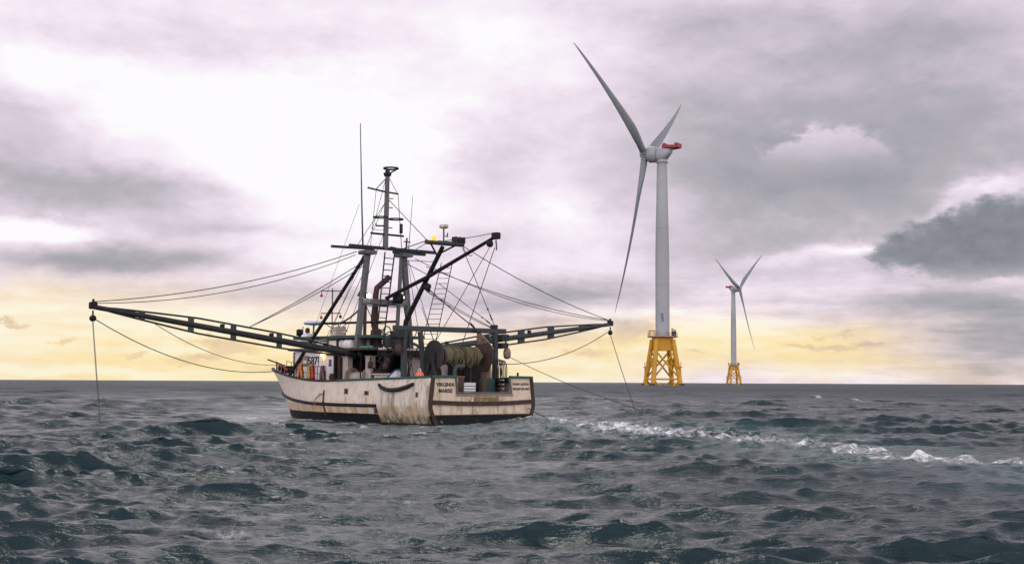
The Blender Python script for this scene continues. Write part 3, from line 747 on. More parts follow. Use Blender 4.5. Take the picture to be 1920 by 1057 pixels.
# guard rail along the working deck
gr = MB()
gx = np.linspace(10.7, 16.8, 7)
for x in gx: gr.tube([(x, half(x, 2.6) - .1, interp(SHEER, x)), (x, half(x, 2.6) - .1, interp(SHEER, x) + .95)], .022, 6)
for dz in (.48, .95): gr.tube([(x, half(x, 2.6) - .1, interp(SHEER, x) + dz) for x in gx], .018, 6)
gr.build('guard_rail', 'steel_dark', boat)
br = MB()
xs = (17.0, 17.9, 18.8, 19.7, 20.6)
for x in xs: br.tube([(x, half(x, 3) - .12, interp(SHEER, x)), (x, half(x, 3) - .12, interp(SHEER, x) + .62)], .035, 6)
br.tube([(x, half(x, 3) - .12, interp(SHEER, x) + .62) for x in xs], .04, 6)
br.beam((16.6, half(16.6, 3) - .2, 3.2), (18.6, half(18.6, 3) - .2, 3.62), .05, .10)
br.build('bow_rail', 'red_rail', boat)
ws = MB(); ws.box((17.9, 1.0, 3.0), (18.6, 2.0, 3.5)); ws.lathe((18.25, 2.0, 3.35), (0, 1, 0), [(0, .2), (.1, .2), (.12, .12), (.3, .12), (.32, .18), (.36, .18)]); ws.build('anchor_windlass', 'steel_black', boat)

# ---- trawl winch under the shelter
wn = thing('trawl_winch', '', ''); del wn['label']; del wn['category']; wn.parent = boat; wn.location = (0, 0, 0)
b = MB(); b.lathe((9.15, 2.15, 2.72), (1, 0, 0), [(-.85, .33), (-.6, .35), (-.2, .34), (.2, .36), (.85, .34)], 20); b.build('drum', 'cream', wn)
for x in (8.25, 10.05):
    MB().disc((x, 2.15, 2.72), (1, 0, 0), .62, .07).build('flange', 'tan', wn)
MB().beam((8.0, 2.45, 2.42), (10.3, 2.45, 2.42), .07, .07).build('guard_bar', 'cream', wn)
bb = MB(); bb.box((7.95, 1.9, 1.74), (10.4, 2.4, 2.12)); bb.build('bed', 'steel_black', wn)

# machinery silhouettes about the gantry foot
mc = MB()
mc.box((6.9, .9, 1.74), (7.7, 2.0, 2.9)); mc.lathe((7.2, 2.1, 2.9), (1, 0, 0), [(-.5, .28), (-.3, .36), (.3, .36), (.5, .28)])
mc.tube([(7.3, 1.6, 2.6), (7.0, 1.5, 3.6), (6.7, 1.4, 4.2)], .12, 8); mc.tube([(7.8, 1.9, 1.8), (7.6, 1.9, 3.2), (7.2, 1.7, 4.1)], .09, 8)
mc.tube([(6.9, 2.2, 2.2), (7.4, 2.3, 3.0), (7.9, 2.2, 3.5)], .07, 8)
mc.build('hydraulic_machinery', 'steel_black', boat)
ht = MB(); ht.prism([(4.3, 3.0, 2.25), (6.6, 3.0, 2.25), (6.6, 1.9, 2.25), (4.3, 1.9, 2.25)], (0, 0, .62)); ht.beam((4.2, 2.45, 2.92), (6.7, 2.45, 2.92), 1.3, .09); ht.build('deck_hatch', 'cream', boat)
bs = MB(); bs.box((3.5, -3.0, 1.74), (5.2, -1.6, 3.85)); bs.build('deck_store', 'steel_black', boat)
bs = MB(); bs.box((5.6, -3.0, 1.74), (6.6, -1.2, 4.28)); bs.build('deck_store', 'white', boat)
cc = MB(); cc.box((2.7, -3.5, 4.45), (4.9, -1.6, 4.52)); cc.box((2.9, -3.2, 4.52), (4.0, -2.2, 4.62)); 

rr = random.Random(21)
for (p, q, d, r) in (((9.3, 1.7, 7.2), (3.2, 3.6, 5.5), .9, .03), ((9.2, -1.2, 7.2), (3.2, 2.4, 5.5), 1.1, .03), ((9.0, 1.2, 5.6), (6.6, 2.6, 4.6), .5, .045), ((8.6, .6, 5.2), (5.4, 1.4, 4.5), .4, .05),
                     ((7.4, 2.4, 4.5), (3.1, 3.6, 4.6), .5, .04), ((7.2, .2, 4.6), (3.1, 2.2, 4.9), .6, .035), ((6.4, 2.9, 4.4), (6.2, 2.6, 2.6), 0, .05), ((8.3, 2.75, 4.3), (8.6, 2.6, 2.5), 0, .045), ((5.4, 2.2, 2.9), (3.2, 3.5, 3.6), .3, .04)):
    MB().tube(sag(p, q, d), r, 6).build('hydraulic_hose', 'steel_black', boat)
for (x, y, z, r) in ((6.4, 2.2, 3.7, .24), (5.9, 2.7, 3.4, .2), (7.7, 2.5, 3.5, .22), (5.0, 2.0, 4.0, .22)):
    b = MB(); b.lathe((x, y, z), (.4, 1, .1), [(-.12, .05), (-.1, r), (.1, r), (.12, .05)], 14); b.tube([(x, y, z + .05), (x, y, z + .62)], .04, 6); b.build('hanging_block', 'rust', boat)
vb = MB(); vb.box((5.9, 1.5, 4.54), (6.5, 2.4, 5.15))
for k in range(5): vb.tube([(5.9, 1.6 + .17 * k, 5.1), (5.75, 1.6 + .17 * k, 5.5)], .03, 6)
vb.build('winch_control_bank', 'steel_dark', boat)
wr = MB()
for k in range(6):
    x = 3.0 + rr.uniform(-.25, .25); wr.tube([(x, 3.25 + rr.uniform(-.1, .1), 5.4), (x + rr.uniform(-.3, .3), 3.2 + rr.uniform(-.2, .2), 4.2), (x + rr.uniform(-.5, .5), 3.1, 2.7)], .03, 5)
wr.build('wire_bundle', 'wire', boat)
rg2 = MB(); rg2.tube([(6.3 + .42 * math.cos(a), 2.3, 5.4 + .42 * math.sin(a)) for a in np.linspace(0, 6.28, 20)], .035, 6); rg2.build('hose_loop', 'steel_black', boat)
hp_ = MB(); hp_.tube([(7.6, 2.6, 1.8), (6.9, 2.2, 3.4), (5.2, 1.5, 5.3)], .14, 8); hp_.build('machinery_strut', 'steel_black', boat)

# ---- A frame amidships
AX = 9.5
for y0, y1 in ((2.25, 1.50), (-2.0, -1.36)):
    lgm = MB(); lgm.beam((AX, y0 + .0, 4.45), (AX, y1, 10.62), .36, .30)
    leg = lgm.build('a_frame_leg', 'steel_grey', boat)
    bm_ = MB(); bm_.box((AX - .45, y1 - .42, 10.48), (AX + .45, y1 + .42, 10.72)); bm_.build('head_plate', 'steel_grey', leg)
cb = MB(); cb.beam((AX, 4.25, 10.80), (AX, 1.0, 10.86), .16, .16); cb.beam((AX, 2.9, 10.95), (AX, -3.9, 10.95), .20, .20); cb.beam((AX, -.5, 10.76), (AX, -3.1, 10.76), .18, .16)
cb.build('crosstree', 'steel_dark', boat)
pf = MB(); pf.beam((AX, 1.98, 7.48), (AX, -1.6, 7.50), .45, .36); pf.beam((AX - .1, 2.05, 7.22), (AX - .1, -1.6, 7.24), .06, .06); pf.build('lamp_platform', 'steel_grey', boat)
for y in (1.62, -1.02):
    l_ = MB(); l_.lathe((AX - .22, y, 7.86), (-1, 0, -.25), [(-.2, .07), (-.05, .17), (.06, .2)]); lo = l_.build('flood_lamp', 'steel_dark', boat)
    MB().ball((AX - .33, y, 7.84), .135).build('bulb', 'lamp_white', lo)
# ladder up the centre
ld = MB(); t0, t1, b0, b1 = Vector((AX - .2, .29, 10.7)), Vector((AX - .2, -.47, 10.7)), Vector((AX - .2, .95, 4.6)), Vector((AX - .2, .40, 4.6))
ld.tube([b0, t0], .05, 6); ld.tube([b1, t1], .05, 6)
for i in range(1, 16):
    k = i / 16; ld.tube([b0.lerp(t0, k), b1.lerp(t1, k)], .032, 6)
ld.build('mast_ladder', 'steel_dark', boat)
# exhaust stack
MB().tube([(10.3, .18, 4.5), (10.3, .18, 5.75)], [.42, .36], 14).build('stack_casing', 'rust_brown', boat)
MB().tube([(10.3, .30, 5.7), (10.3, .25, 8.0), (10.25, .2, 8.45), (10.1, -.35, 8.95), (10.05, -.62, 9.2)], .19, 12).build('exhaust_pipe', 'rust_brown', boat)
MB().tube([(10.4, 1.55, 7.9), (10.4, .95, 8.8)], .085, 8).build('vent_pipe', 'rust_brown', boat)
MB().tube([(AX + .3, 1.45, 4.5), (AX + .3, 1.42, 7.3)], .11, 8).build('stanchion', 'rust', boat)
MB().tube([(AX + .2, .95, 5.9), (AX + .2, 1.0, 6.5), (AX + .2, .88, 7.3)], .05, 8).build('stanchion', 'steel_dark', boat)
MB().tube([(AX - .1, -.75, 4.6), (AX - .1, -1.1, 10.6)], .13, 8).build('stanchion', 'steel_grey', boat)
MB().tube([(15.0, 1.2, 6.28), (7.2, 1.0, 6.18)], .075, 8).build('cross_rail', 'steel_black', boat)
MB().tube(sag((14.4, 1.2, 6.2), (12.2, 1.15, 6.2), .32), .028, 6).build('cable', 'wire', boat)
MB().tube(sag((13.0, 1.6, 6.15), (9.6, 1.75, 7.25), .25), .06, 6).build('hydraulic_hose', 'steel_grey', boat)

# ---- topmast
mst = MB().tube([(AX, .12, 10.9), (AX, .02, 15.75)], [.18, .14], 12).build('topmast', 'steel_grey', boat)
rg = MB()
def ring(c, r, t, tube_r, n=20, axis=None):
    pts = [(c[0] + r * math.cos(2 * math.pi * i / n), c[1] + r * math.sin(2 * math.pi * i / n), c[2]) for i in range(n + 1)]
    return MB().tube(pts, tube_r, 6, cap=False)
ring((AX, -.25, 16.15), .46, 0, .06).build('top_ring', 'steel_dark', mst)
MB().tube([(AX, .3, 15.75), (AX, -.25, 16.1)], .05, 6).tube([(AX, -.0, 15.75), (AX, -.66, 16.1)], .05, 6).lathe((AX, .02, 15.6), (0, 0, 1), [(0, .2), (.15, .26), (.22, .26), (.26, .15), (.45, .13)]).build('ring_bracket', 'steel_dark', mst)
MB().tube([(AX, 1.55, 14.72), (AX, .3, 14.6), (AX, -.85, 14.55)], .06, 8).build('spreader', 'steel_mid', mst)
ring((AX, .52, 12.92), .46, 0, .05).build('hoop', 'steel_dark', mst); ring((AX, -.70, 12.90), .46, 0, .05).build('hoop', 'steel_dark', mst)
MB().tube([(AX, 1.28, 11.85), (AX, -1.32, 11.85)], .07, 8).build('spreader', 'steel_dark', mst)
MB().tube([(AX, .9, 12.5), (AX, .85, 12.35), (AX, .2, 12.4)], .05, 8).build('horn', 'steel_dark', mst)
MB().lathe((AX, -1.12, 12.0), (0, 0, 1), [(0, .05), (.02, .11), (.62, .11), (.64, .05)], 12).build('reflector', 'steel_dark', mst)
for z, s_ in ((14.2, -.28), (13.6, -.28), (13.0, .25), (12.3, -.26), (11.6, .25)):
    MB().tube([(AX, 0.08, z), (AX, s_ - .15, z)], .035, 6).build('mast_step', 'steel_mid', mst)
MB().tube([(AX, -1.15, 10.98), (AX, -.3, 11.08)], .05, 6).build('bracket', 'steel_dark', mst)
# whip aerials
MB().tube([(AX, 1.88, 11.0), (AX, 2.0, 13.5), (AX, 2.2, 18.75)], [.055, .045, .025], 8).build('whip_aerial', 'steel_dark', boat)
MB().tube([(AX, -1.75, 11.05), (AX, -2.05, 14.6)], [.03, .014], 6).build('whip_aerial', 'steel_grey', boat)
MB().tube([(AX, -1.55, 11.0), (AX, -1.60, 11.75)], .06, 6).tube([(AX, -1.35, 11.5), (AX, -1.9, 11.5)], .04, 6).build('aerial_mount', 'steel_dark', boat)

# ---- port brace from the A frame to the rail
MB().tube([(AX + .15, 1.62, 10.35), (16.1, half(16.1, 2.7) - .12, 2.85)], .12, 10).build('brace_pole', 'steel_black', boat)

# ---- after boom (gaff) with its T head
gf = MB().tube([(9.0, -.95, 4.7), (8.65, -.95, 6.3), (4.95, -.9, 10.8)], [.15, .16, .14], 10).build('derrick_boom', 'steel_black', boat)
th_ = MB(); th_.tube([(4.95, .42, 11.02), (4.95, -2.55, 11.05)], .15, 10); th_.build('boom_head', 'steel_mid', gf)
MB().tube([(4.95, .05, 10.95), (5.1, -.55, 10.3)], .06, 6).tube([(4.95, -1.9, 10.95), (5.2, -.75, 10.35)], .06, 6).build('head_strut', 'steel_dark', gf)
for y in (-1.85, -2.2, -2.5): MB().box((4.75, y - .07, 11.1), (5.15, y + .07, 11.5)).build('sheave_cheek', 'steel_dark', gf)
MB().lathe((4.85, -.1, 11.26), (-.6, .3, .35), [(-.16, .06), (0, .11), (.10, .17)]).beam((4.95, .35, 11.12), (4.95, -.45, 11.12), .2, .12).build('flood_lamp', 'lamp_yellow', gf)
MB().tube([(4.95, -.98, 11.1), (4.95, -.98, 12.0)], .05, 6).build('radar_post', 'steel_dark', gf)
MB().lathe((4.95, -.98, 11.95), (0, 0, 1), [(0, .18), (.04, .28), (.14, .29), (.24, .24), (.26, .05)]).build('radome', 'cream', gf)
MB().tube([(4.95, -1.1, 11.5), (4.95, -1.28, 11.45), (4.95, -1.28, 11.7)], .04, 6).build('small_aerial', 'steel_dark', gf)
bm2 = MB().tube([(9.4, .1, 7.75), (6.2, -.75, 9.0), (.75, -1.55, 11.15)], [.11, .13, .10], 10).build('cargo_boom', 'steel_black', boat)
MB().box((.5, -1.75, 11.0), (.92, -1.38, 11.4)).build('boom_tip_cap', 'steel_black', bm2)
MB().lathe((.9, -1.25, 10.72), (0, 1, 0), [(-.12, .03), (-.1, .2), (.1, .2), (.12, .03)], 16).build('tip_block', 'steel_black', bm2)
MB().tube([(.75, -1.6, 10.95), (.72, -1.62, 10.55), (.7, -1.6, 10.35)], .05, 6).build('shackle', 'steel_grey', bm2)
MB().lathe((6.05, -.6, 8.35), (0, .8, .3), [(-.13, .04), (-.11, .24), (.11, .24), (.13, .04)], 16).build('hoist_block', 'steel_black', bm2)
MB().lathe((8.9, -.5, 7.75), (0, 1, 0), [(-.22, .1), (-.2, .34), (.2, .34), (.22, .1)], 18).build('winch_head', 'steel_black', bm2)

# ---- outrigger booms
def outrigger(sg, tip, root, label):
    tip, root = Vector(tip), Vector(root); ax = (tip - root)
    def at(t, dz=0.0, dx=0.0): return root.lerp(tip, t) + Vector((dx, 0, dz))
    main = MB().tube([at(0), at(.55), at(1)], [.21, .175, .13], 12).build('outrigger_boom', 'steel_dark' if sg > 0 else 'steel_mid', boat, label)
    for s_, nm in ((1, 'upper_truss_rod'), (-1, 'lower_truss_rod')):
        ts = np.linspace(0.10, 1.0, 14)
        MB().tube([at(t, s_ * .44 * min(1, (1 - t) / .35) ** .8 * min(1, .25 + t / .45)) for t in ts], .055, 8).build(nm, 'steel_dark', main)
    for t in (.36, .53, .68, .845):
        h = .44 * min(1, (1 - t) / .35) ** .8
        a = at(t, h); b_ = at(t, -h)
        MB().beam(a, b_, .60 if sg < 0 else .34, .12, (1, 0, 0)).build('truss_plate', 'steel_mid', main)
    MB().box(tip + Vector((-.12, -.2, -.12)), tip + Vector((.12, .2, .26))).tube([tip + Vector((0, 0, .2)), tip + Vector((0, 0, .42))], .07, 8).build('tip_fitting', 'steel_black', main)
    MB().lathe(tip + Vector((0, -.0, -.62)), (1, 0, 0), [(-.1, .03), (-.08, .17), (.08, .17), (.1, .03)], 16).tube([tip + Vector((0, 0, -.2)), tip + Vector((0, 0, -.5))], .05, 6).build('tip_block', 'steel_black', main)
    for t in (.39, .57, .18): MB().box(at(t, .26) - Vector((.07, .12, .1)), at(t, .26) + Vector((.07, .12, .1))).build('sheave', 'steel_black', main)
    return main
PT = Vector((9.5, 19.6, 6.42)); SB = Vector((9.5, -20.6, 6.78))
outrigger(1, PT, (9.5, 1.3, 4.02), 'long boom reaching out over the port side')
outrigger(-1, SB, (9.5, -1.6, 4.35), 'long boom reaching out over the starboard side')
MB().beam((9.5, 2.4, 4.18), (9.5, -2.3, 4.2), .4, .5).build('boom_step', 'steel_black', boat)

# ---- stern gantry
GX = 3.0
for y in (3.5, -3.56):
    MB().beam((GX, y, 1.74), (GX, y, 5.5), .30, .30).build('gantry_post', 'steel_mid', boat)
MB().beam((GX, 4.25, 5.58), (GX, -4.35, 5.62), .30, .30).build('gantry_beam', 'steel_mid', boat)
MB().beam((GX, 2.32, 5.42), (GX - .0, 1.90, 1.76), .26, .26).build('gantry_brace', 'steel_mid', boat)
MB().beam((GX, 3.38, 4.92), (GX, 2.16, 4.45), .14, .14).build('gantry_strut', 'steel_mid', boat)
MB().box((GX - .3, 3.65, 5.02), (GX + .3, 4.3, 5.42)).box((GX - .15, 3.8, 4.5), (GX + .15, 4.1, 5.04)).build('gantry_sheave_box', 'steel_dark', boat)
MB().lathe((GX - .2, 4.05, 4.35), (1, .3, 0), [(-.1, .05), (-.08, .3), (.08, .3), (.1, .05)], 20).build('hanging_block', 'rust', boat)
ring((GX + .3, 4.75, 5.0), .0, 0, .01) 
hr = MB(); hr.tube([(GX + .2, 4.4 + .42 * math.cos(a), 4.85 + .5 * math.sin(a)) for a in np.linspace(0, 6.28, 16)], .035, 6); hr.tube([(GX, 4.6, 4.4), (GX + .6, 4.95, 3.6)], .05, 6); hr.build('hose_loop', 'steel_black', boat)
sbx = MB(); sbx.box((GX - .45, -4.32, 5.0), (GX + .45, -3.75, 5.42)); sbx.box((GX - .4, -4.3, 4.55), (GX + .4, -3.85, 4.9)); sbx.build('gantry_sheave_box', 'steel_dark', boat)
MB().box((GX - .18, -3.62, 5.77), (GX + .18, -3.3, 6.0)).build('eye_plate', 'steel_dark', boat)
MB().lathe((GX, -4.55, 4.25), (1, .4, 0), [(-.12, .05), (-.1, .34), (.1, .34), (.12, .05)], 18).tube([(GX, -4.42, 5.1), (GX, -4.5, 4.5)], .06, 6).build('warp_block', 'tan', boat)
MB().box((GX - .3, -2.9, 4.85), (GX + .3, -2.3, 5.3)).tube([(GX, -2.4, 5.0), (GX, -3.5, 4.95)], .12, 8).build('drum_motor', 'steel_dark', boat)
co = MB()
for k in range(5):
    co.tube([(GX - .22 - .03 * k, -3.62 - .10 * k + .22 * math.cos(a), 2.95 + .05 * k + (.95 - .08 * k) * math.sin(a)) for a in np.linspace(0, 6.28, 20)], .032, 6)
co.build('coiled_hose', 'wire', boat)

# ---- net drum
nd = thing('net_drum', '', ''); del nd['label']; del nd['category']; nd.parent = boat
NX, NZ = 2.35, 4.02
prof = []
rr = random.Random(4)
for i, y in enumerate(np.linspace(-1.40, 1.40, 57)):
    prof.append((y, .47 + .05 * math.sin(y * 15) + rr.uniform(-.03, .03)))
nb = MB(); nb.lathe((NX, -.20, NZ), (0, 1, 0), [(-1.42, .3)] + prof + [(1.42, .3)], 30)
jit = []
for (x, y, z) in nb.v:
    vx, vz = x - NX, z - NZ; L_ = math.hypot(vx, vz) or 1; a_ = math.atan2(vz, vx)
    d_ = .05 * math.sin(a_ * 3 + y * 9) * math.sin(y * 5.3 + a_) + rr.uniform(-.022, .022)
    jit.append((x + vx / L_ * d_, y + rr.uniform(-.01, .01), z + vz / L_ * d_))
nb.v = jit
for k in range(16):
    y = rr.uniform(-1.4, 1.0); r_ = .52 + rr.uniform(0, .05); sk = rr.uniform(-.18, .18)
    nb.tube([(NX + r_ * math.cos(a), y + sk * math.sin(a * .5), NZ + r_ * math.sin(a)) for a in np.linspace(0, 6.28, 22)], .028, 5)
for k in range(6):
    y = rr.uniform(-1.2, .8); nb.tube([(NX - .48, y, NZ), (NX - .52, y + .1, NZ - .4), (NX - .40, y + .22, NZ - .62 - rr.uniform(0, .2)), (NX - .3, y + .34, NZ - .45)], .03, 5)
nb.build('wound_net', 'net', nd)
MB().disc((NX, -.15, NZ), (0, 1, 0), .60, .14).build('divider', 'rust', nd)
MB().disc((NX, 1.78, NZ), (0, 1, 0), .92, .07).build('flange', 'dark_grey', nd, 'dark grey drum flange on the port side')
MB().disc((NX, 1.28, NZ), (0, 1, 0), .54, .16).build('divider', 'rust', nd)
MB().disc((NX, -2.02, NZ + .05), (0, 1, 0), .95, .07).build('flange', 'rust', nd, 'rusty drum flange on the starboard side')
MB().tube([(NX, 1.9, NZ), (NX, -2.5, NZ)], .12, 10).build('axle', 'rust', nd)
st_ = MB(); st_.prism([(NX - .55, -2.25, 1.74), (NX + .60, -2.25, 1.74), (NX + .32, -2.25, 3.6), (NX - .32, -2.25, 3.6)], (0, -.14, 0)); st_.build('stand', 'tan', nd)
st_ = MB(); st_.beam((NX - .1, 2.02, 4.0), (NX - .6, 2.02, 1.76), .2, .2); st_.beam((NX - .0, 2.02, 4.0), (NX + .7, 2.02, 1.76), .2, .2); st_.box((NX - .3, 1.95, 3.7), (NX + .3, 2.08, 4.2)); st_.build('stand', 'steel_dark', nd)
cv = MB(); cv.prism([(NX - .15, -1.78, 5.40), (NX + .15, -1.72, 5.42), (NX + .75, -2.30, 4.30), (NX - .70, -2.30, 4.45), (NX - .55, -2.12, 4.8)], (0, .09, .02)); cv.build('drum_cover', 'tan', nd)
MB().tube([(NX, -1.72, 5.45), (NX + .4, -1.7, 5.6)], .1, 8).build('cover_hinge', 'steel_dark', nd)
chn = MB()
for (y, z0, z1) in ((-.2, 3.5, 2.55), (.65, 3.55, 3.1)):
    for k in range(int((z0 - z1) / .14)):
        z = z0 - k * .14; chn.tube([(NX, y + .04 * (k % 2), z), (NX + .03, y - .04 * (k % 2), z - .1)], .045, 6)
chn.build('hanging_chain', 'steel_black', nd)
MB().tube([(NX, -1.05, 3.5), (NX, -1.05, 2.5), (NX, -1.05, 2.2)], [.03, .045, .07], 8).build('hanging_pennant', 'wire', nd)
MB().tube([(.9, 1.4, 1.75), (.9, 1.4, 3.15), (.95, 1.25, 3.35), (1.0, .6, 3.4)], .12, 10).build('davit', 'steel_mid', boat)
MB().beam((.6, -.55, 1.74), (.6, -.55, 3.0), .30, .24).build('bollard_post', 'rust', boat)
MB().box((1.0, -1.8, 1.74), (1.5, -.95, 2.70)).build('aft_locker', 'green_dark', boat)
rl = MB(); rl.lathe((4.2, .5, 3.0), (0, 1, 0), [(-.4, .5), (-.3, .62), (.3, .62), (.4, .5)], 20); rl.build('warp_drum', 'rust', boat)
lw = MB()
for z in (2.1, 2.35, 2.6): lw.beam((.9, -2.4, z), (2.6, -3.5, z), .1, .08)
lw.build('bulwark_stringers', 'cream', boat)
MB().box((.7, -3.6, 2.42), (2.8, -3.2, 2.72)).build('net_locker', 'steel_black', boat)
MB().beam((.35, -3.05, 2.8), (.35, -3.05, 3.05), .1, .1).build('stern_light', 'steel_dark', boat)

# ---- roof gear
MB().tube([(15.1, 1.75, 5.36), (15.1, 1.75, 6.2)], .06, 6).build('radar_post', 'steel_grey', boat)
rd = MB().lathe((15.1, 1.75, 6.15), (0, 0, 1), [(0, .25), (.04, .62), (.12, .66)], 24).build('radar_dome', 'radome_blue', boat)
MB().lathe((15.1, 1.75, 6.27), (0, 0, 1), [(0, .66), (.1, .64), (.2, .45), (.24, .05)], 24).build('cap', 'radome', rd)
MB().lathe((17.0, 1.6, 5.35), (0, 0, 1), [(0, .1), (.15, .1), (.15, .22), (.55, .22), (.6, .1)]).build('search_light', 'steel_black', boat)
MB().lathe((15.9, 1.7, 5.35), (0, 0, 1), [(0, .45), (.15, .4), (.3, .2)]).build('radome', 'radome', boat)
MB().lathe((15.9, 1.7, 5.65), (0, 0, 1), [(0, .1), (.1, .17), (.35, .12)]).build('horn_lamp', 'rust', boat)
MB().box((11.9, 1.4, 5.38), (12.6, 2.1, 5.62)).box((11.8, 1.35, 5.66), (12.7, 2.12, 5.78)).box((11.9, 1.4, 5.80), (12.6, 2.05, 5.98)).build('vent_cowl', 'cream', boat)
MB().tube([(12.25, 1.75, 5.98), (12.25, 1.75, 6.2)], .04, 6).beam((11.5, 2.3, 6.22), (13.0, 1.3, 6.26), .08, .06).build('radar_scanner', 'steel_grey', boat)
MB().tube([(16.3, 1.8, 5.36), (16.3, 1.8, 6.1)], .035, 6).build('flagstaff', 'steel_dark', boat)
lm = MB(); lm.tube([(13.2, 1.6, 5.36), (13.2, 1.6, 8.5)], .04, 6)
for z, y0, y1 in ((8.3, 2.45, .95), (6.85, 2.45, .95)): lm.tube([(13.2, y0, z - .22), (13.2, y0, z), (13.2, y1, z + .06), (13.2, y1, z - .2)], .03, 6)
lmo = lm.build('light_mast', 'steel_dark', boat)
for z, y in ((8.0, 2.45), (6.58, 2.45)): MB().lathe((13.2, y, z - .1), (0, 0, 1), [(0, .05), (.02, .09), (.16, .09), (.18, .04)], 10).build('mast_lamp', 'lens_red', lmo)
for z, y in ((8.08, .95), (6.68, .95)): MB().lathe((13.2, y, z - .1), (0, 0, 1), [(0, .05), (.02, .09), (.18, .09), (.2, .04)], 10).build('mast_lamp', 'dark_grey', lmo)

# ---- standing and running rigging: every wire a part of the boat
def stay(p, q, d=0.0, r=.024, m='wire', n=12):
    return MB().tube(sag(p, q, d, n) if d else [p, q], r, 6).build('stay', m, boat)
A_P = Vector((9.5, 2.35, 10.6)); A_S = Vector((9.5, -1.6, 10.5))
stay(PT + Vector((0, -.05, .28)), A_P, .55, .028); stay(PT + Vector((0, -.25, .2)), A_P + Vector((0, .1, -.22)), .75, .024)
stay((9.5, 9.9, 5.65), (9.5, 1.75, 10.05), .12, .026); stay((9.5, 9.9, 5.65), (9.5, 1.8, 9.75), .16, .024)
stay(PT + Vector((0, -.1, -.65)), (17.6, half(17.6, 3) - .05, 3.18), 1.05, .026)
stay((9.5, 16.2, 5.75), (17.0, half(17, 3) - .2, 3.55), .75, .020); 
MB().tube([(9.5 + 7.5 * .86, 16.2 - 13.4 * .86, 3.86), (17.0, 2.9, 3.55)], .045, 6).build('turnbuckle', 'steel_black', boat)
stay(SB + Vector((0, .1, .3)), (9.5, -3.2, 10.0), .45, .026); stay(SB + Vector((0, .1, .28)), (4.95, -2.45, 11.0), .35, .026)
stay(SB + Vector((0, .1, .25)), (9.0, -1.9, 10.4), .75, .022)
stay(SB + Vector((0, .3, -.6)), (3.0, -3.6, 3.6), .7, .026)
# mast
stay((AX, .1, 15.6), (AX, 1.22, 11.9), 0, .018); stay((AX, -.05, 15.6), (AX, -.85, 14.5), 0, .018); stay((AX, -.85, 14.5), (AX, -1.2, 10.95), 0, .018)
stay((AX, .1, 15.5), (AX, .9, 14.7), 0, .03); stay((AX, .9, 14.7), (AX, 1.3, 10.95), 0, .018)
stay((AX, -.1, 14.1), (4.95, .3, 11.1), 0, .024); stay((AX, .1, 14.0), (AX, 2.3, 11.0), 0, .018)
stay((AX, .2, 13.9), (12.6, 2.2, 5.4), 0, .018); stay((AX, 1.3, 10.9), (13.0, 2.1, 5.4), 0, .016); stay((AX, 2.2, 13.6), (15.0, 2.0, 5.4), 0, .012); stay((AX, .25, 11.9), (11.6, 1.7, 5.4), 0, .02)
stay((AX, -1.2, 11.0), (4.95, .2, 11.15), 0, .03); stay((AX, -1.9, 10.8), (4.95, .3, 11.0), 0, .022); stay((AX, -1.5, 10.3), (5.6, -.8, 9.9), 0, .024); stay((AX, -1.6, 10.1), (6.2, -.8, 9.1), 0, .024)
stay((AX, -.85, 14.4), (9.4, -1.1, 11.0), .05, .015); stay((AX, 1.25, 12.2), (AX, .3, 12.15), .1, .018)
# over the after deck
stay((6.0, -.62, 8.25), (NX, -1.75, 5.5), .05, .035); stay((6.2, -.6, 8.1), (GX, -3.4, 5.75), .12, .024); stay((6.3, -.6, 8.2), (GX, -3.5, 5.75), .05, .024)
stay((5.2, -.8, 8.55), (GX, -3.45, 5.9), 0, .022); stay((4.95, -2.5, 10.85), (GX, -3.5, 5.95), 0, .024)
stay((.8, -1.55, 10.5), (NX, -.3, 4.6), 0, .026); stay((.9, -1.3, 10.6), (NX, 1.6, 4.95), 0, .022)
stay((6.9, -.85, 7.1), (NX, 1.85, 4.95), 0, .022); stay((.75, -1.5, 11.4), (4.95, -1.1, 11.2), .05, .022)
stay((4.95, -2.5, 11.0), (3.4, -2.0, 10.25), .25, .025)
MB().tube([(6.0, -.64, 8.15), (5.9, -.66, 8.05)], .05).tube([(3.0, -1.55, 6.02), (2.75, -1.6, 5.8)], .07, 8).build('turnbuckle', 'steel_black', boat)
for (p, q) in (((4.95, -2.5, 10.85), (GX, -3.5, 5.95)), ((5.2, -.8, 8.55), (GX, -3.45, 5.9))):
    p, q = Vector(p), Vector(q); b = MB(); b.tube([p.lerp(q, .78), p.lerp(q, .80)], .055, 6); b.tube([p.lerp(q, .86), p.lerp(q, .93)], .045, 6); b.build('turnbuckle', 'steel_black', boat)
# shrouds with ratlines to starboard
sr = MB()
topA, topB, botA, botB = Vector((5.8, -1.5, 9.9)), Vector((5.2, -1.9, 9.9)), Vector((9.2, -2.6, 4.6)), Vector((8.3, -3.0, 4.6))
sr.tube([botA, topA], .03, 6); sr.tube([botB, topB], .03, 6)
for i in range(1, 17): sr.tube([botA.lerp(topA, i / 17), botB.lerp(topB, i / 17)], .018, 5)
sr.build('shroud_ladder', 'wire', boat)
for p, q in (((9.5, -1.7, 10.3), (9.3, -2.7, 4.5)), ((9.5, -1.75, 10.3), (7.8, -2.8, 4.5)), ((9.5, 1.3, 10.3), (12.2, 2.0, 5.4))): stay(p, q, 0, .02)

# ================================================================== things carried by or hung from the boat
bm_w = Matrix.Translation(STERN) @ Matrix.Rotation(R(90) + HEADING, 4, 'Z')
def wpt(p): return bm_w @ Vector(p)
def on_boat(name, label, cat, p, group=None): return thing(name, label, cat, wpt(p), R(90) + HEADING, group)

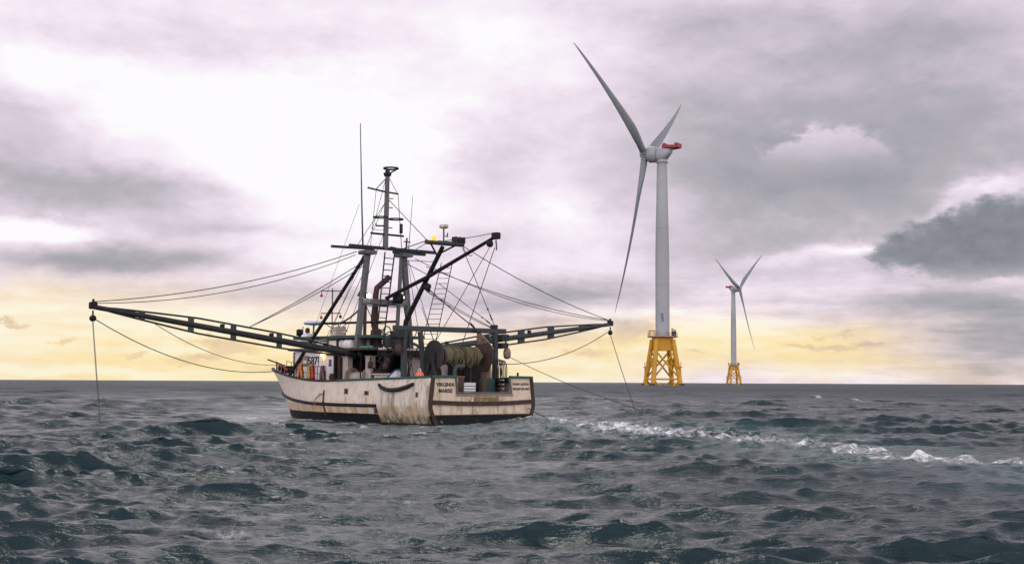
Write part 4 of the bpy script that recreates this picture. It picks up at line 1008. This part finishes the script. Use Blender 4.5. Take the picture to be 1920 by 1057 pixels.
def chain_to_sea(top, foot, label):
    top, foot = Vector(top), Vector(foot); L_ = (top - foot).length; n = int(L_ / .17); b = MB()
    pts = [top.lerp(foot, i / n) - Vector((0, 0, .25 * math.sin(math.pi * i / n) * .3)) for i in range(n + 1)]
    loc = foot.copy()
    for i in range(n):
        p, q = pts[i] - loc, pts[i + 1] - loc; d = (q - p); s_ = Vector((0, 1, 0)) if i % 2 else Vector((1, 0, 0))
        e = s_ * .030; b.tube([p - d * .1 + e * .3, p + d * .2 + e, p + d * .8 + e, q + d * .1 + e * .3], .014, 5); b.tube([p - d * .1 - e * .3, p + d * .2 - e, p + d * .8 - e, q + d * .1 - e * .3], .014, 5)
    o = b.build('stabiliser_chain', 'wire', None, loc=loc); tag(o, label, 'chain', 'chains hanging from the boom tips'); return o
chain_to_sea(wpt(PT + Vector((0, 0, -.75))), (-18.1, 59.2, -.5), 'dark chain hanging from the left boom tip into the open sea')
chain_to_sea(wpt(SB + Vector((0, 0, -.75))), (8.15, 88.6, .25), 'dark chain hanging from the right boom tip to a wave by the wake')
o = MB().tube([Vector(q) - Vector((9.4, 40, 0)) for q in sag(wpt((GX, -4.6, 4.1)), (10.2, 48.4, -.4), .5, 20)], .018, 6).build('tow_warp', 'wire', None, loc=(9.4, 40, 0))
tag(o, 'long wire running from the stern gantry block down into the sea far right', 'cable')
o = MB().tube([Vector(q) - wpt((0, -3.4, .9)) for q in sag(wpt((.0, -3.55, .95)), (2.9, 72.5, -.4), .05, 8)], .022, 6).build('trailing_line', 'wire', None, loc=wpt((0, -3.4, .9)))
tag(o, 'thin line trailing from the low stern corner into the wake', 'cable')

# oilskins on the guard rail
def oilskin(x, m, label, w, h, legs):
    t = on_boat('oilskin', label, 'oilskin', (x, half(x, 2.6) - .1, interp(SHEER, x) + .95), 'oilskins drying on the guard rail')
    rr = random.Random(int(x * 10)); b = MB()
    def panel(x0, x1, x2, x3, z0, z1, y):
        n = 5; vs = []
        for i in range(n + 1):
            k = i / n
            for j in range(5):
                q = j / 4; xx = (x0 + (x1 - x0) * q) * (1 - k) + (x2 + (x3 - x2) * q) * k
                vs.append((xx + rr.uniform(-.012, .012), y + .045 * math.sin(q * 7 + k * 2), z0 + (z1 - z0) * k))
        fs = [(i * 5 + j, i * 5 + j + 1, (i + 1) * 5 + j + 1, (i + 1) * 5 + j) for i in range(n) for j in range(4)]
        b.add(vs, fs, True)
    for y in (.06, -.06):
        if legs:
            panel(-w * .22, w * .22, -w * .4, w * .4, .04, -h * .4, y)
            panel(-w * .42, -w * .02, -w * .55, -w * .25, -h * .4, -h, y); panel(w * .04, w * .42, w * .28, w * .55, -h * .4, -h, y)
        else:
            panel(-w * .2, w * .2, -w * .5, w * .5, .04, -h, y)
    c = b.build('coat', m, t, fix=False); s_ = c.modifiers.new('cloth', 'SOLIDIFY'); s_.thickness = .03
    b2 = MB(); b2.tube([(-w * .18, -.08, -.05), (-w * .16, 0, .05), (-w * .14, .08, -.05)], .022, 6); b2.tube([(w * .18, -.08, -.05), (w * .16, 0, .05), (w * .14, .08, -.05)], .022, 6); b2.build('strap', m, t)
oilskin(14.0, 'orange', 'orange oilskin trousers hung legs apart, nearest the bow', .5, .82, True)
oilskin(12.75, 'yellow_cloth', 'yellow oilskin hung beside the red one below the number 587', .42, .84, False)
oilskin(12.25, 'red', 'bright red oilskin hung beside the yellow one', .3, .86, False)
oilskin(11.05, 'maroon', 'dark grey and maroon oilskin hung before the white door', .46, .88, True)

# loose gear on the deck
def crate_stack(p, rows, label):
    t = on_boat('fish_basket', label, 'basket', p)
    b = MB(); w, d, h = .86, .6, .62
    b.prism([(-d / 2 * .9, -w / 2 * .92, 0), (d / 2 * .9, -w / 2 * .92, 0), (d / 2 * .9, w / 2 * .92, 0), (-d / 2 * .9, w / 2 * .92, 0)], (0, 0, .04))
    for sx in (-1, 1):
        for k in range(rows): b.beam((sx * d / 2, -w / 2, .1 + k * h / rows), (sx * d / 2, w / 2, .1 + k * h / rows), .035, h / rows * .72)
    for sy in (-1, 1):
        for k in range(rows): b.beam((-d / 2, sy * w / 2, .1 + k * h / rows), (d / 2, sy * w / 2, .1 + k * h / rows), .035, h / rows * .72)
    b.build('slatted_body', 'plastic_white', t)
    MB().beam((-d / 2, -w / 2, h + .04), (-d / 2, w / 2, h + .04), .07, .06).beam((d / 2, -w / 2, h + .04), (d / 2, w / 2, h + .04), .07, .06).build('rim', 'plastic_white', t)
crate_stack((.75, .62, 1.75), 4, 'white slatted fish basket on the after deck seen through the stern notch')
t = on_boat('net_bin', 'dark brown round net bin just inside the stern notch', 'bin', (.85, 1.35, 1.74))
MB().lathe((0, 0, 0), (0, 0, 1), [(0, .44), (.5, .48), (1.0, .5), (1.02, .46), (1.0, .42)], 20).build('body', 'rust', t)
MB().tube([(.50 * math.cos(a), .50 * math.sin(a), 1.03) for a in np.linspace(0, 6.28, 22)], .04, 6).build('rim', 'red_rail', t)
t = on_boat('trawl_float', 'pink orange trawl float resting by the port rail', 'float', (2.1, 3.05, 2.62))
MB().ball((0, 0, .22), .26, 18).build('shell', 'plastic_orange', t); MB().tube([(.12 * math.cos(a), .0, .5 + .1 * math.sin(a)) for a in np.linspace(0, 6.28, 12)], .03, 6).build('lug', 'plastic_white', t)
t = on_boat('fish_tote', 'blue and white plastic tote tilted against the gantry post at the port rail', 'tote', (4.1, 3.1, 2.55)); t.rotation_euler = (R(-8), R(35), R(90) + HEADING + R(10))
MB().prism([(-.42, -.3, 0), (.42, -.3, 0), (.42, .3, 0), (-.42, .3, 0)], (0, 0, .1)).box((-.45, -.33, .1), (.45, -.28, .42)).box((-.45, .28, .1), (.45, .33, .42)).box((-.45, -.28, .1), (-.40, .28, .42)).box((.40, -.28, .1), (.45, .28, .42)).build('body', 'plastic_white', t)
MB().box((-.47, -.35, .42), (.47, .35, .50)).build('lid', 'blue', t)
t = on_boat('net_pile', 'turquoise netting heaped on the boat deck beside the grey mast leg', 'net', (8.6, 2.2, 4.53))
b = MB(); rr = random.Random(3)
for k in range(8): b.ball((rr.uniform(-.9, .8), rr.uniform(-.3, .3), .04), rr.uniform(.10, .17), 12, .75)
b.build('netting', 'turquoise', t)

# ================================================================== wind turbines
def turbine(hub, axis_yaw, tilt, alpha, cone, Rb, label, deckside=1, mark=None, jacket_rot=R(10)):
    hub = Vector(hub); ch, shh = math.cos(axis_yaw), math.sin(axis_yaw)
    nax = Vector((ch * math.cos(tilt), shh * math.cos(tilt), math.sin(tilt))); hv = Vector((-shh, ch, 0)); uv = nax.cross(hv)
    k = Rb / 78.0
    tower_top = hub - Vector((ch, shh, 0)) * 8.8 * k; base = Vector((tower_top.x, tower_top.y, 0))
    T = thing('wind_turbine', label, 'wind turbine', base, 0, 'offshore wind turbines')
    toL = lambda v: Vector(v) - base
    # jacket
    PZ = 23.2 * k
    def corner(i, z, s0, s1):
        s_ = s1 + (s0 - s1) * (1 - z / PZ); a = jacket_rot + R(45) + i * R(90); return Vector((s_ * math.cos(a), s_ * math.sin(a), z))
    s0, s1 = 9.6 * k, 5.4 * k
    for i in range(4):
        MB().tube([corner(i, -3, s0, s1), corner(i, 3 * k, s0, s1), corner(i, PZ - 1, s0, s1)], [1.2 * k, 1.15 * k, 1.1 * k], 16).build('jacket_leg', 'jacket', T)
        MB().lathe(corner(i, -2, s0, s1), (0, 0, 1), [(0, 1.35 * k), (3.6 * k, 1.3 * k), (3.7 * k, 1.1 * k)], 16).build('leg_sleeve', 'splash', T)
        j = (i + 1) % 4
        zt, zb, zm = PZ - 6.4 * k, 4.0 * k, 0
        MB().tube([corner(i, zt, s0, s1), corner(j, zb, s0, s1)], .42 * k, 10).build('jacket_brace', 'jacket', T)
        MB().tube([corner(j, zt, s0, s1), corner(i, zb, s0, s1)], .42 * k, 10).build('jacket_brace', 'jacket', T)
        MB().tube([corner(i, 3.6 * k, s0, s1), corner(j, 3.6 * k, s0, s1)], .42 * k, 10).build('jacket_brace', 'jacket', T)
        mid_ = (corner(i, -2.5, s0, s1) + corner(j, -2.5, s0, s1)) / 2
        for q in (i, j): MB().tube([corner(q, 3.2 * k, s0, s1), mid_], .42 * k, 10).build('jacket_brace', 'jacket', T)
    tp = MB(); b0 = [corner(i, PZ - 6.2 * k, s0, s1) * 1.0 for i in range(4)]; b1 = [corner(i, PZ, s0, s1) * 1.0 for i in range(4)]
    b0 = [Vector((v.x * .86, v.y * .86, v.z)) for v in b0]; b1 = [Vector((v.x * 1.06, v.y * 1.06, v.z)) for v in b1]
    tp.add(b0 + b1, [(0, 3, 2, 1), (4, 5, 6, 7)] + [(i, (i + 1) % 4, 4 + (i + 1) % 4, 4 + i) for i in range(4)]); tp.build('transition_piece', 'jacket', T)
    MB().lathe((0, 0, PZ), (0, 0, 1), [(0, 6.6 * k), (.15, 7.2 * k), (.7 * k, 7.2 * k)], 24).build('platform', 'walk', T)
    rl_ = MB()
    for i in range(24):
        a = i * math.pi / 12; rl_.tube([(7.0 * k * math.cos(a), 7.0 * k * math.sin(a), PZ + .5), (7.0 * k * math.cos(a), 7.0 * k * math.sin(a), PZ + 2.3 * k)], .07 * k, 5)
    for z in (1.5, 2.3): rl_.tube([(7.0 * k * math.cos(i * math.pi / 12), 7.0 * k * math.sin(i * math.pi / 12), PZ + z * k) for i in range(25)], .08 * k, 5)
    rl_.build('railing', 'walk', T)
    eq = MB(); eq.box((4.2 * k, -4.8 * k, PZ + .7 * k), (5.8 * k, -3.4 * k, PZ + 3.0 * k)); eq.tube([(4.0 * k, -4.4 * k, PZ + .5), (4.0 * k, -4.4 * k, PZ + 4.2 * k), (5.6 * k, -5.2 * k, PZ + 3.0 * k)], .3 * k, 8); eq.build('platform_crane', 'dark_grey', T)
    eq = MB(); eq.box((-6.8 * k, -3.8 * k, PZ + 2.8 * k), (-3.9 * k, -1.8 * k, PZ + 3.4 * k))
    for (x, y) in ((-6.6, -3.6), (-4.1, -3.6), (-6.6, -2.0)): eq.tube([(x * k, y * k, PZ + .6 * k), (x * k, y * k, PZ + 2.9 * k)], .2 * k, 6)
    eq.build('equipment_frame', 'jacket', T)
    for i in (1, 3):
        c_ = corner(i, 9 * k, s0, s1); o_ = Vector((c_.x, c_.y, 0)).normalized() * 1.6 * k
        MB().lathe(c_ + o_ * .6, (0, 0, 1), [(0, 1.1 * k), (.2, 1.3 * k), (.5 * k, 1.3 * k)], 12).tube([c_ + o_ + Vector((0, 0, 0)), c_ + o_ + Vector((0, 0, 2.6 * k))], .18 * k, 6).tube([c_ + o_ * 1.2 + Vector((0, 0, -8 * k)), c_ + o_ + Vector((0, 0, 0))], .22 * k, 6).build('boat_landing', 'jacket', T)
    # tower
    tt = toL(tower_top); ztop = tt.z - 4.2 * k
    MB().lathe((0, 0, PZ + .5 * k), (0, 0, 1), [(0, 3.45 * k), (.8 * k, 3.35 * k), ((ztop - PZ) * .45, 3.30 * k), ((ztop - PZ) * .62, 3.05 * k), (ztop - PZ - .6 * k, 2.42 * k)], 40).build('tower', 'tower', T)
    for fz, fr_ in ((.30, 3.34), (.62, 3.07)):
        zz = PZ + (ztop - PZ) * fz; MB().lathe((0, 0, zz), (0, 0, 1), [(-.12 * k, (fr_ - .1) * k), (-.1 * k, (fr_ + .05) * k), (.1 * k, (fr_ + .05) * k), (.12 * k, (fr_ - .1) * k)], 40).build('tower_flange', 'tower', T)
    MB().lathe((0, 0, ztop), (0, 0, 1), [(-.5 * k, 2.45 * k), (-.4 * k, 2.95 * k), (0, 2.95 * k), (.1 * k, 2.45 * k), (1.6 * k, 2.4 * k), (1.65 * k, 2.55 * k), (2.0 * k, 2.55 * k), (2.05 * k, 2.4 * k)], 32).build('yaw_ring', 'tower', T)
    # nacelle
    Hh = toL(hub); axh = nax; side_v = Vector((-shh, ch, 0)); upv = axh.cross(side_v) * 1.0
    if upv.z < 0: upv = -upv
    def nl(a, s_, u): return Hh + axh * a * k + side_v * s_ * k + upv * u * k
    gen = MB(); gen.lathe(Hh - axh * 6.4 * k, axh, [(0, 1.0 * k), (.05 * k, 3.3 * k), (.6 * k, 3.9 * k), (3.6 * k, 4.0 * k), (4.2 * k, 3.6 * k), (4.6 * k, 2.6 * k)], 36); gen.build('generator', 'tower', T)
    nc = MB(); rings = []
    for (a, w, h0, h1) in ((-5.9, 2.9, -3.0, 3.3), (-8.0, 3.0, -3.2, 3.3), (-11.0, 2.8, -2.6, 3.2), (-12.8, 2.2, -.2, 3.0), (-13.6, 1.6, .8, 2.8)):
        rg_ = []
        for i in range(16):
            an = 2 * math.pi * i / 16; cx, cy = math.cos(an), math.sin(an)
            sx = abs(cx) ** .6 * (1 if cx > 0 else -1) * w; sy = abs(cy) ** .6 * (1 if cy > 0 else -1)
            rg_.append(nl(a, sx, (h0 + h1) / 2 + sy * (h1 - h0) / 2))
        rings += rg_
    fs = [(i * 16 + j, i * 16 + (j + 1) % 16, (i + 1) * 16 + (j + 1) % 16, (i + 1) * 16 + j) for i in range(4) for j in range(16)] + [tuple(range(16)), tuple(range(64, 80))[::-1]]
    nc.add(rings, fs, True); nc.tube([nl(-8.9, 0, -1.8), Vector((0, 0, ztop + 2.0 * k))], [2.35 * k, 2.35 * k], 24); nac = nc.build('nacelle', 'tower', T)
    hd = MB(); A_ = [nl(-9.4, -2.6, 3.1), nl(-17.6, -2.6, 3.2), nl(-17.6, 2.6, 3.2), nl(-9.4, 2.6, 3.1)]; hd.prism(A_, upv * .5 * k)
    hd.prism([nl(-12.0, -2.0, 2.2), nl(-17.0, -2.3, 3.1), nl(-17.0, 2.3, 3.1), nl(-12.0, 2.0, 2.2)], upv * .3 * k)
    for s_ in (-2.55, 2.55):
        hd.prism([nl(-9.4, s_, 3.5), nl(-17.6, s_, 3.6), nl(-17.6, s_, 5.3), nl(-15.8, s_, 5.3), nl(-15.7, s_, 4.3), nl(-12.6, s_, 4.3), nl(-10.8, s_, 5.2), nl(-9.9, s_, 5.0)], side_v * .12 * k)
    hd.prism([nl(-17.5, -2.5, 3.6), nl(-17.5, 2.5, 3.6), nl(-17.5, 2.5, 5.3), nl(-17.5, -2.5, 5.3)], axh * .12 * k); hd.build('winch_deck', 'deck_red', nac)
    # hub
    hb2 = MB(); hb2.lathe(Hh, axh, [(-2.2 * k, 2.1 * k), (-1.0 * k, 2.5 * k), (.6 * k, 2.4 * k), (1.8 * k, 1.7 * k), (2.4 * k, .9 * k), (2.55 * k, .1 * k)], 28); hubo = hb2.build('hub', 'tower', T)
    # blade: z along the span, x along the rotor axis, y in the direction of turning
    secs = [(.0, 3.3, 1.0, 16), (.05, 3.3, .98, 16), (.10, 3.7, .75, 16), (.16, 4.7, .48, 13), (.22, 5.1, .36, 10), (.30, 4.8, .28, 7.5), (.42, 4.0, .24, 5), (.55, 3.2, .22, 3), (.7, 2.35, .20, 1.5), (.84, 1.6, .18, .5), (.94, 1.0, .17, 0), (.985, .5, .17, 0), (1.0, .08, .2, 0)]
    vs, fs = [], []; n = 20
    st = [q[0] for q in secs]; tt_ = sorted(set(list(np.linspace(0, .96, 49)) + [.97, .98, .99, 1.0]))
    secs = [(t,) + tuple(float(np.interp(t, st, [q[c] for q in secs])) for c in (1, 2, 3)) for t in tt_]
    for (t, c_, th_, tw) in secs:
        z = (1.6 + (78 - 1.6) * t) * k * math.cos(cone); bend = Rb * math.sin(cone) * (.45 * t + .55 * t * t)
        tw = R(tw + 4)
        for i in range(n):
            an = 2 * math.pi * i / n; px_ = math.cos(an) * .5 * c_ * k; py_ = math.sin(an) * .5 * c_ * th_ * k * (1 if t < .08 else (1 - .45 * math.cos(an) * min(1, t / .15)))
            px_ -= .18 * c_ * k * min(1, t / .2)
            yy = px_ * math.cos(tw) - py_ * math.sin(tw); xx = px_ * math.sin(tw) + py_ * math.cos(tw)
            vs.append((xx + bend, yy, z))
    for i in range(len(secs) - 1):
        for j in range(n): fs.append((i * n + j, i * n + (j + 1) % n, (i + 1) * n + (j + 1) % n, (i + 1) * n + j))
    fs += [tuple(range(n))[::-1], tuple(range((len(secs) - 1) * n, len(secs) * n))]
    bl = MB(); bl.add(vs, fs, True); first = bl.build('blade', 'blade', T)
    collar = MB().lathe((0, 0, 2.2 * k), (0, 0, 1), [(0, 1.75 * k), (.1 * k, 1.95 * k), (.5 * k, 1.95 * k), (.6 * k, 1.7 * k)], 24).build('root_collar', 'tower', first)
    for q in range(3):
        a = alpha + q * 2 * math.pi / 3
        e = hv * math.cos(a) + uv * math.sin(a); tdir = e.cross(nax)
        b_ = first if q == 0 else first.copy()
        if q: b_.data = first.data.copy()
        if q:
            COL.objects.link(b_); b_.parent = T; c2 = collar.copy(); COL.objects.link(c2); c2.parent = b_
        m3 = Matrix((nax, tdir, e)).transposed()
        b_.matrix_local = Matrix.Translation(Hh) @ m3.to_4x4()
    if mark:
        # black characters reading down the tower, wrapped round its face
        az0 = math.atan2(-base.y, -base.x) - R(3)
        z0 = PZ + 9.4 * k; rad = 3.36 * k
        def wrap(c):
            a = az0 + (-c.y) / rad * -1; return Vector(((rad + c.z) * math.cos(a), (rad + c.z) * math.sin(a), z0 - c.x * -1))
        lettering(mark, 1.75 * k, 'lettering', T, (0, 0, 0), (1, 0, 0), (0, 1, 0), bold=.05, depth=.03, wrap=wrap)
    return T
turbine((63.76, 636.8, 111.5), 2.6511, .0726, -1.5524, .1236, 78.14, 'large wind turbine on a yellow jacket, blades facing left, standing nearer', mark='8WA')
turbine((263.31, 1537.6, 110.9), -.6228, .1107, -1.4575, .0871, 73.84, 'small distant wind turbine far right, blades facing right', mark=None)
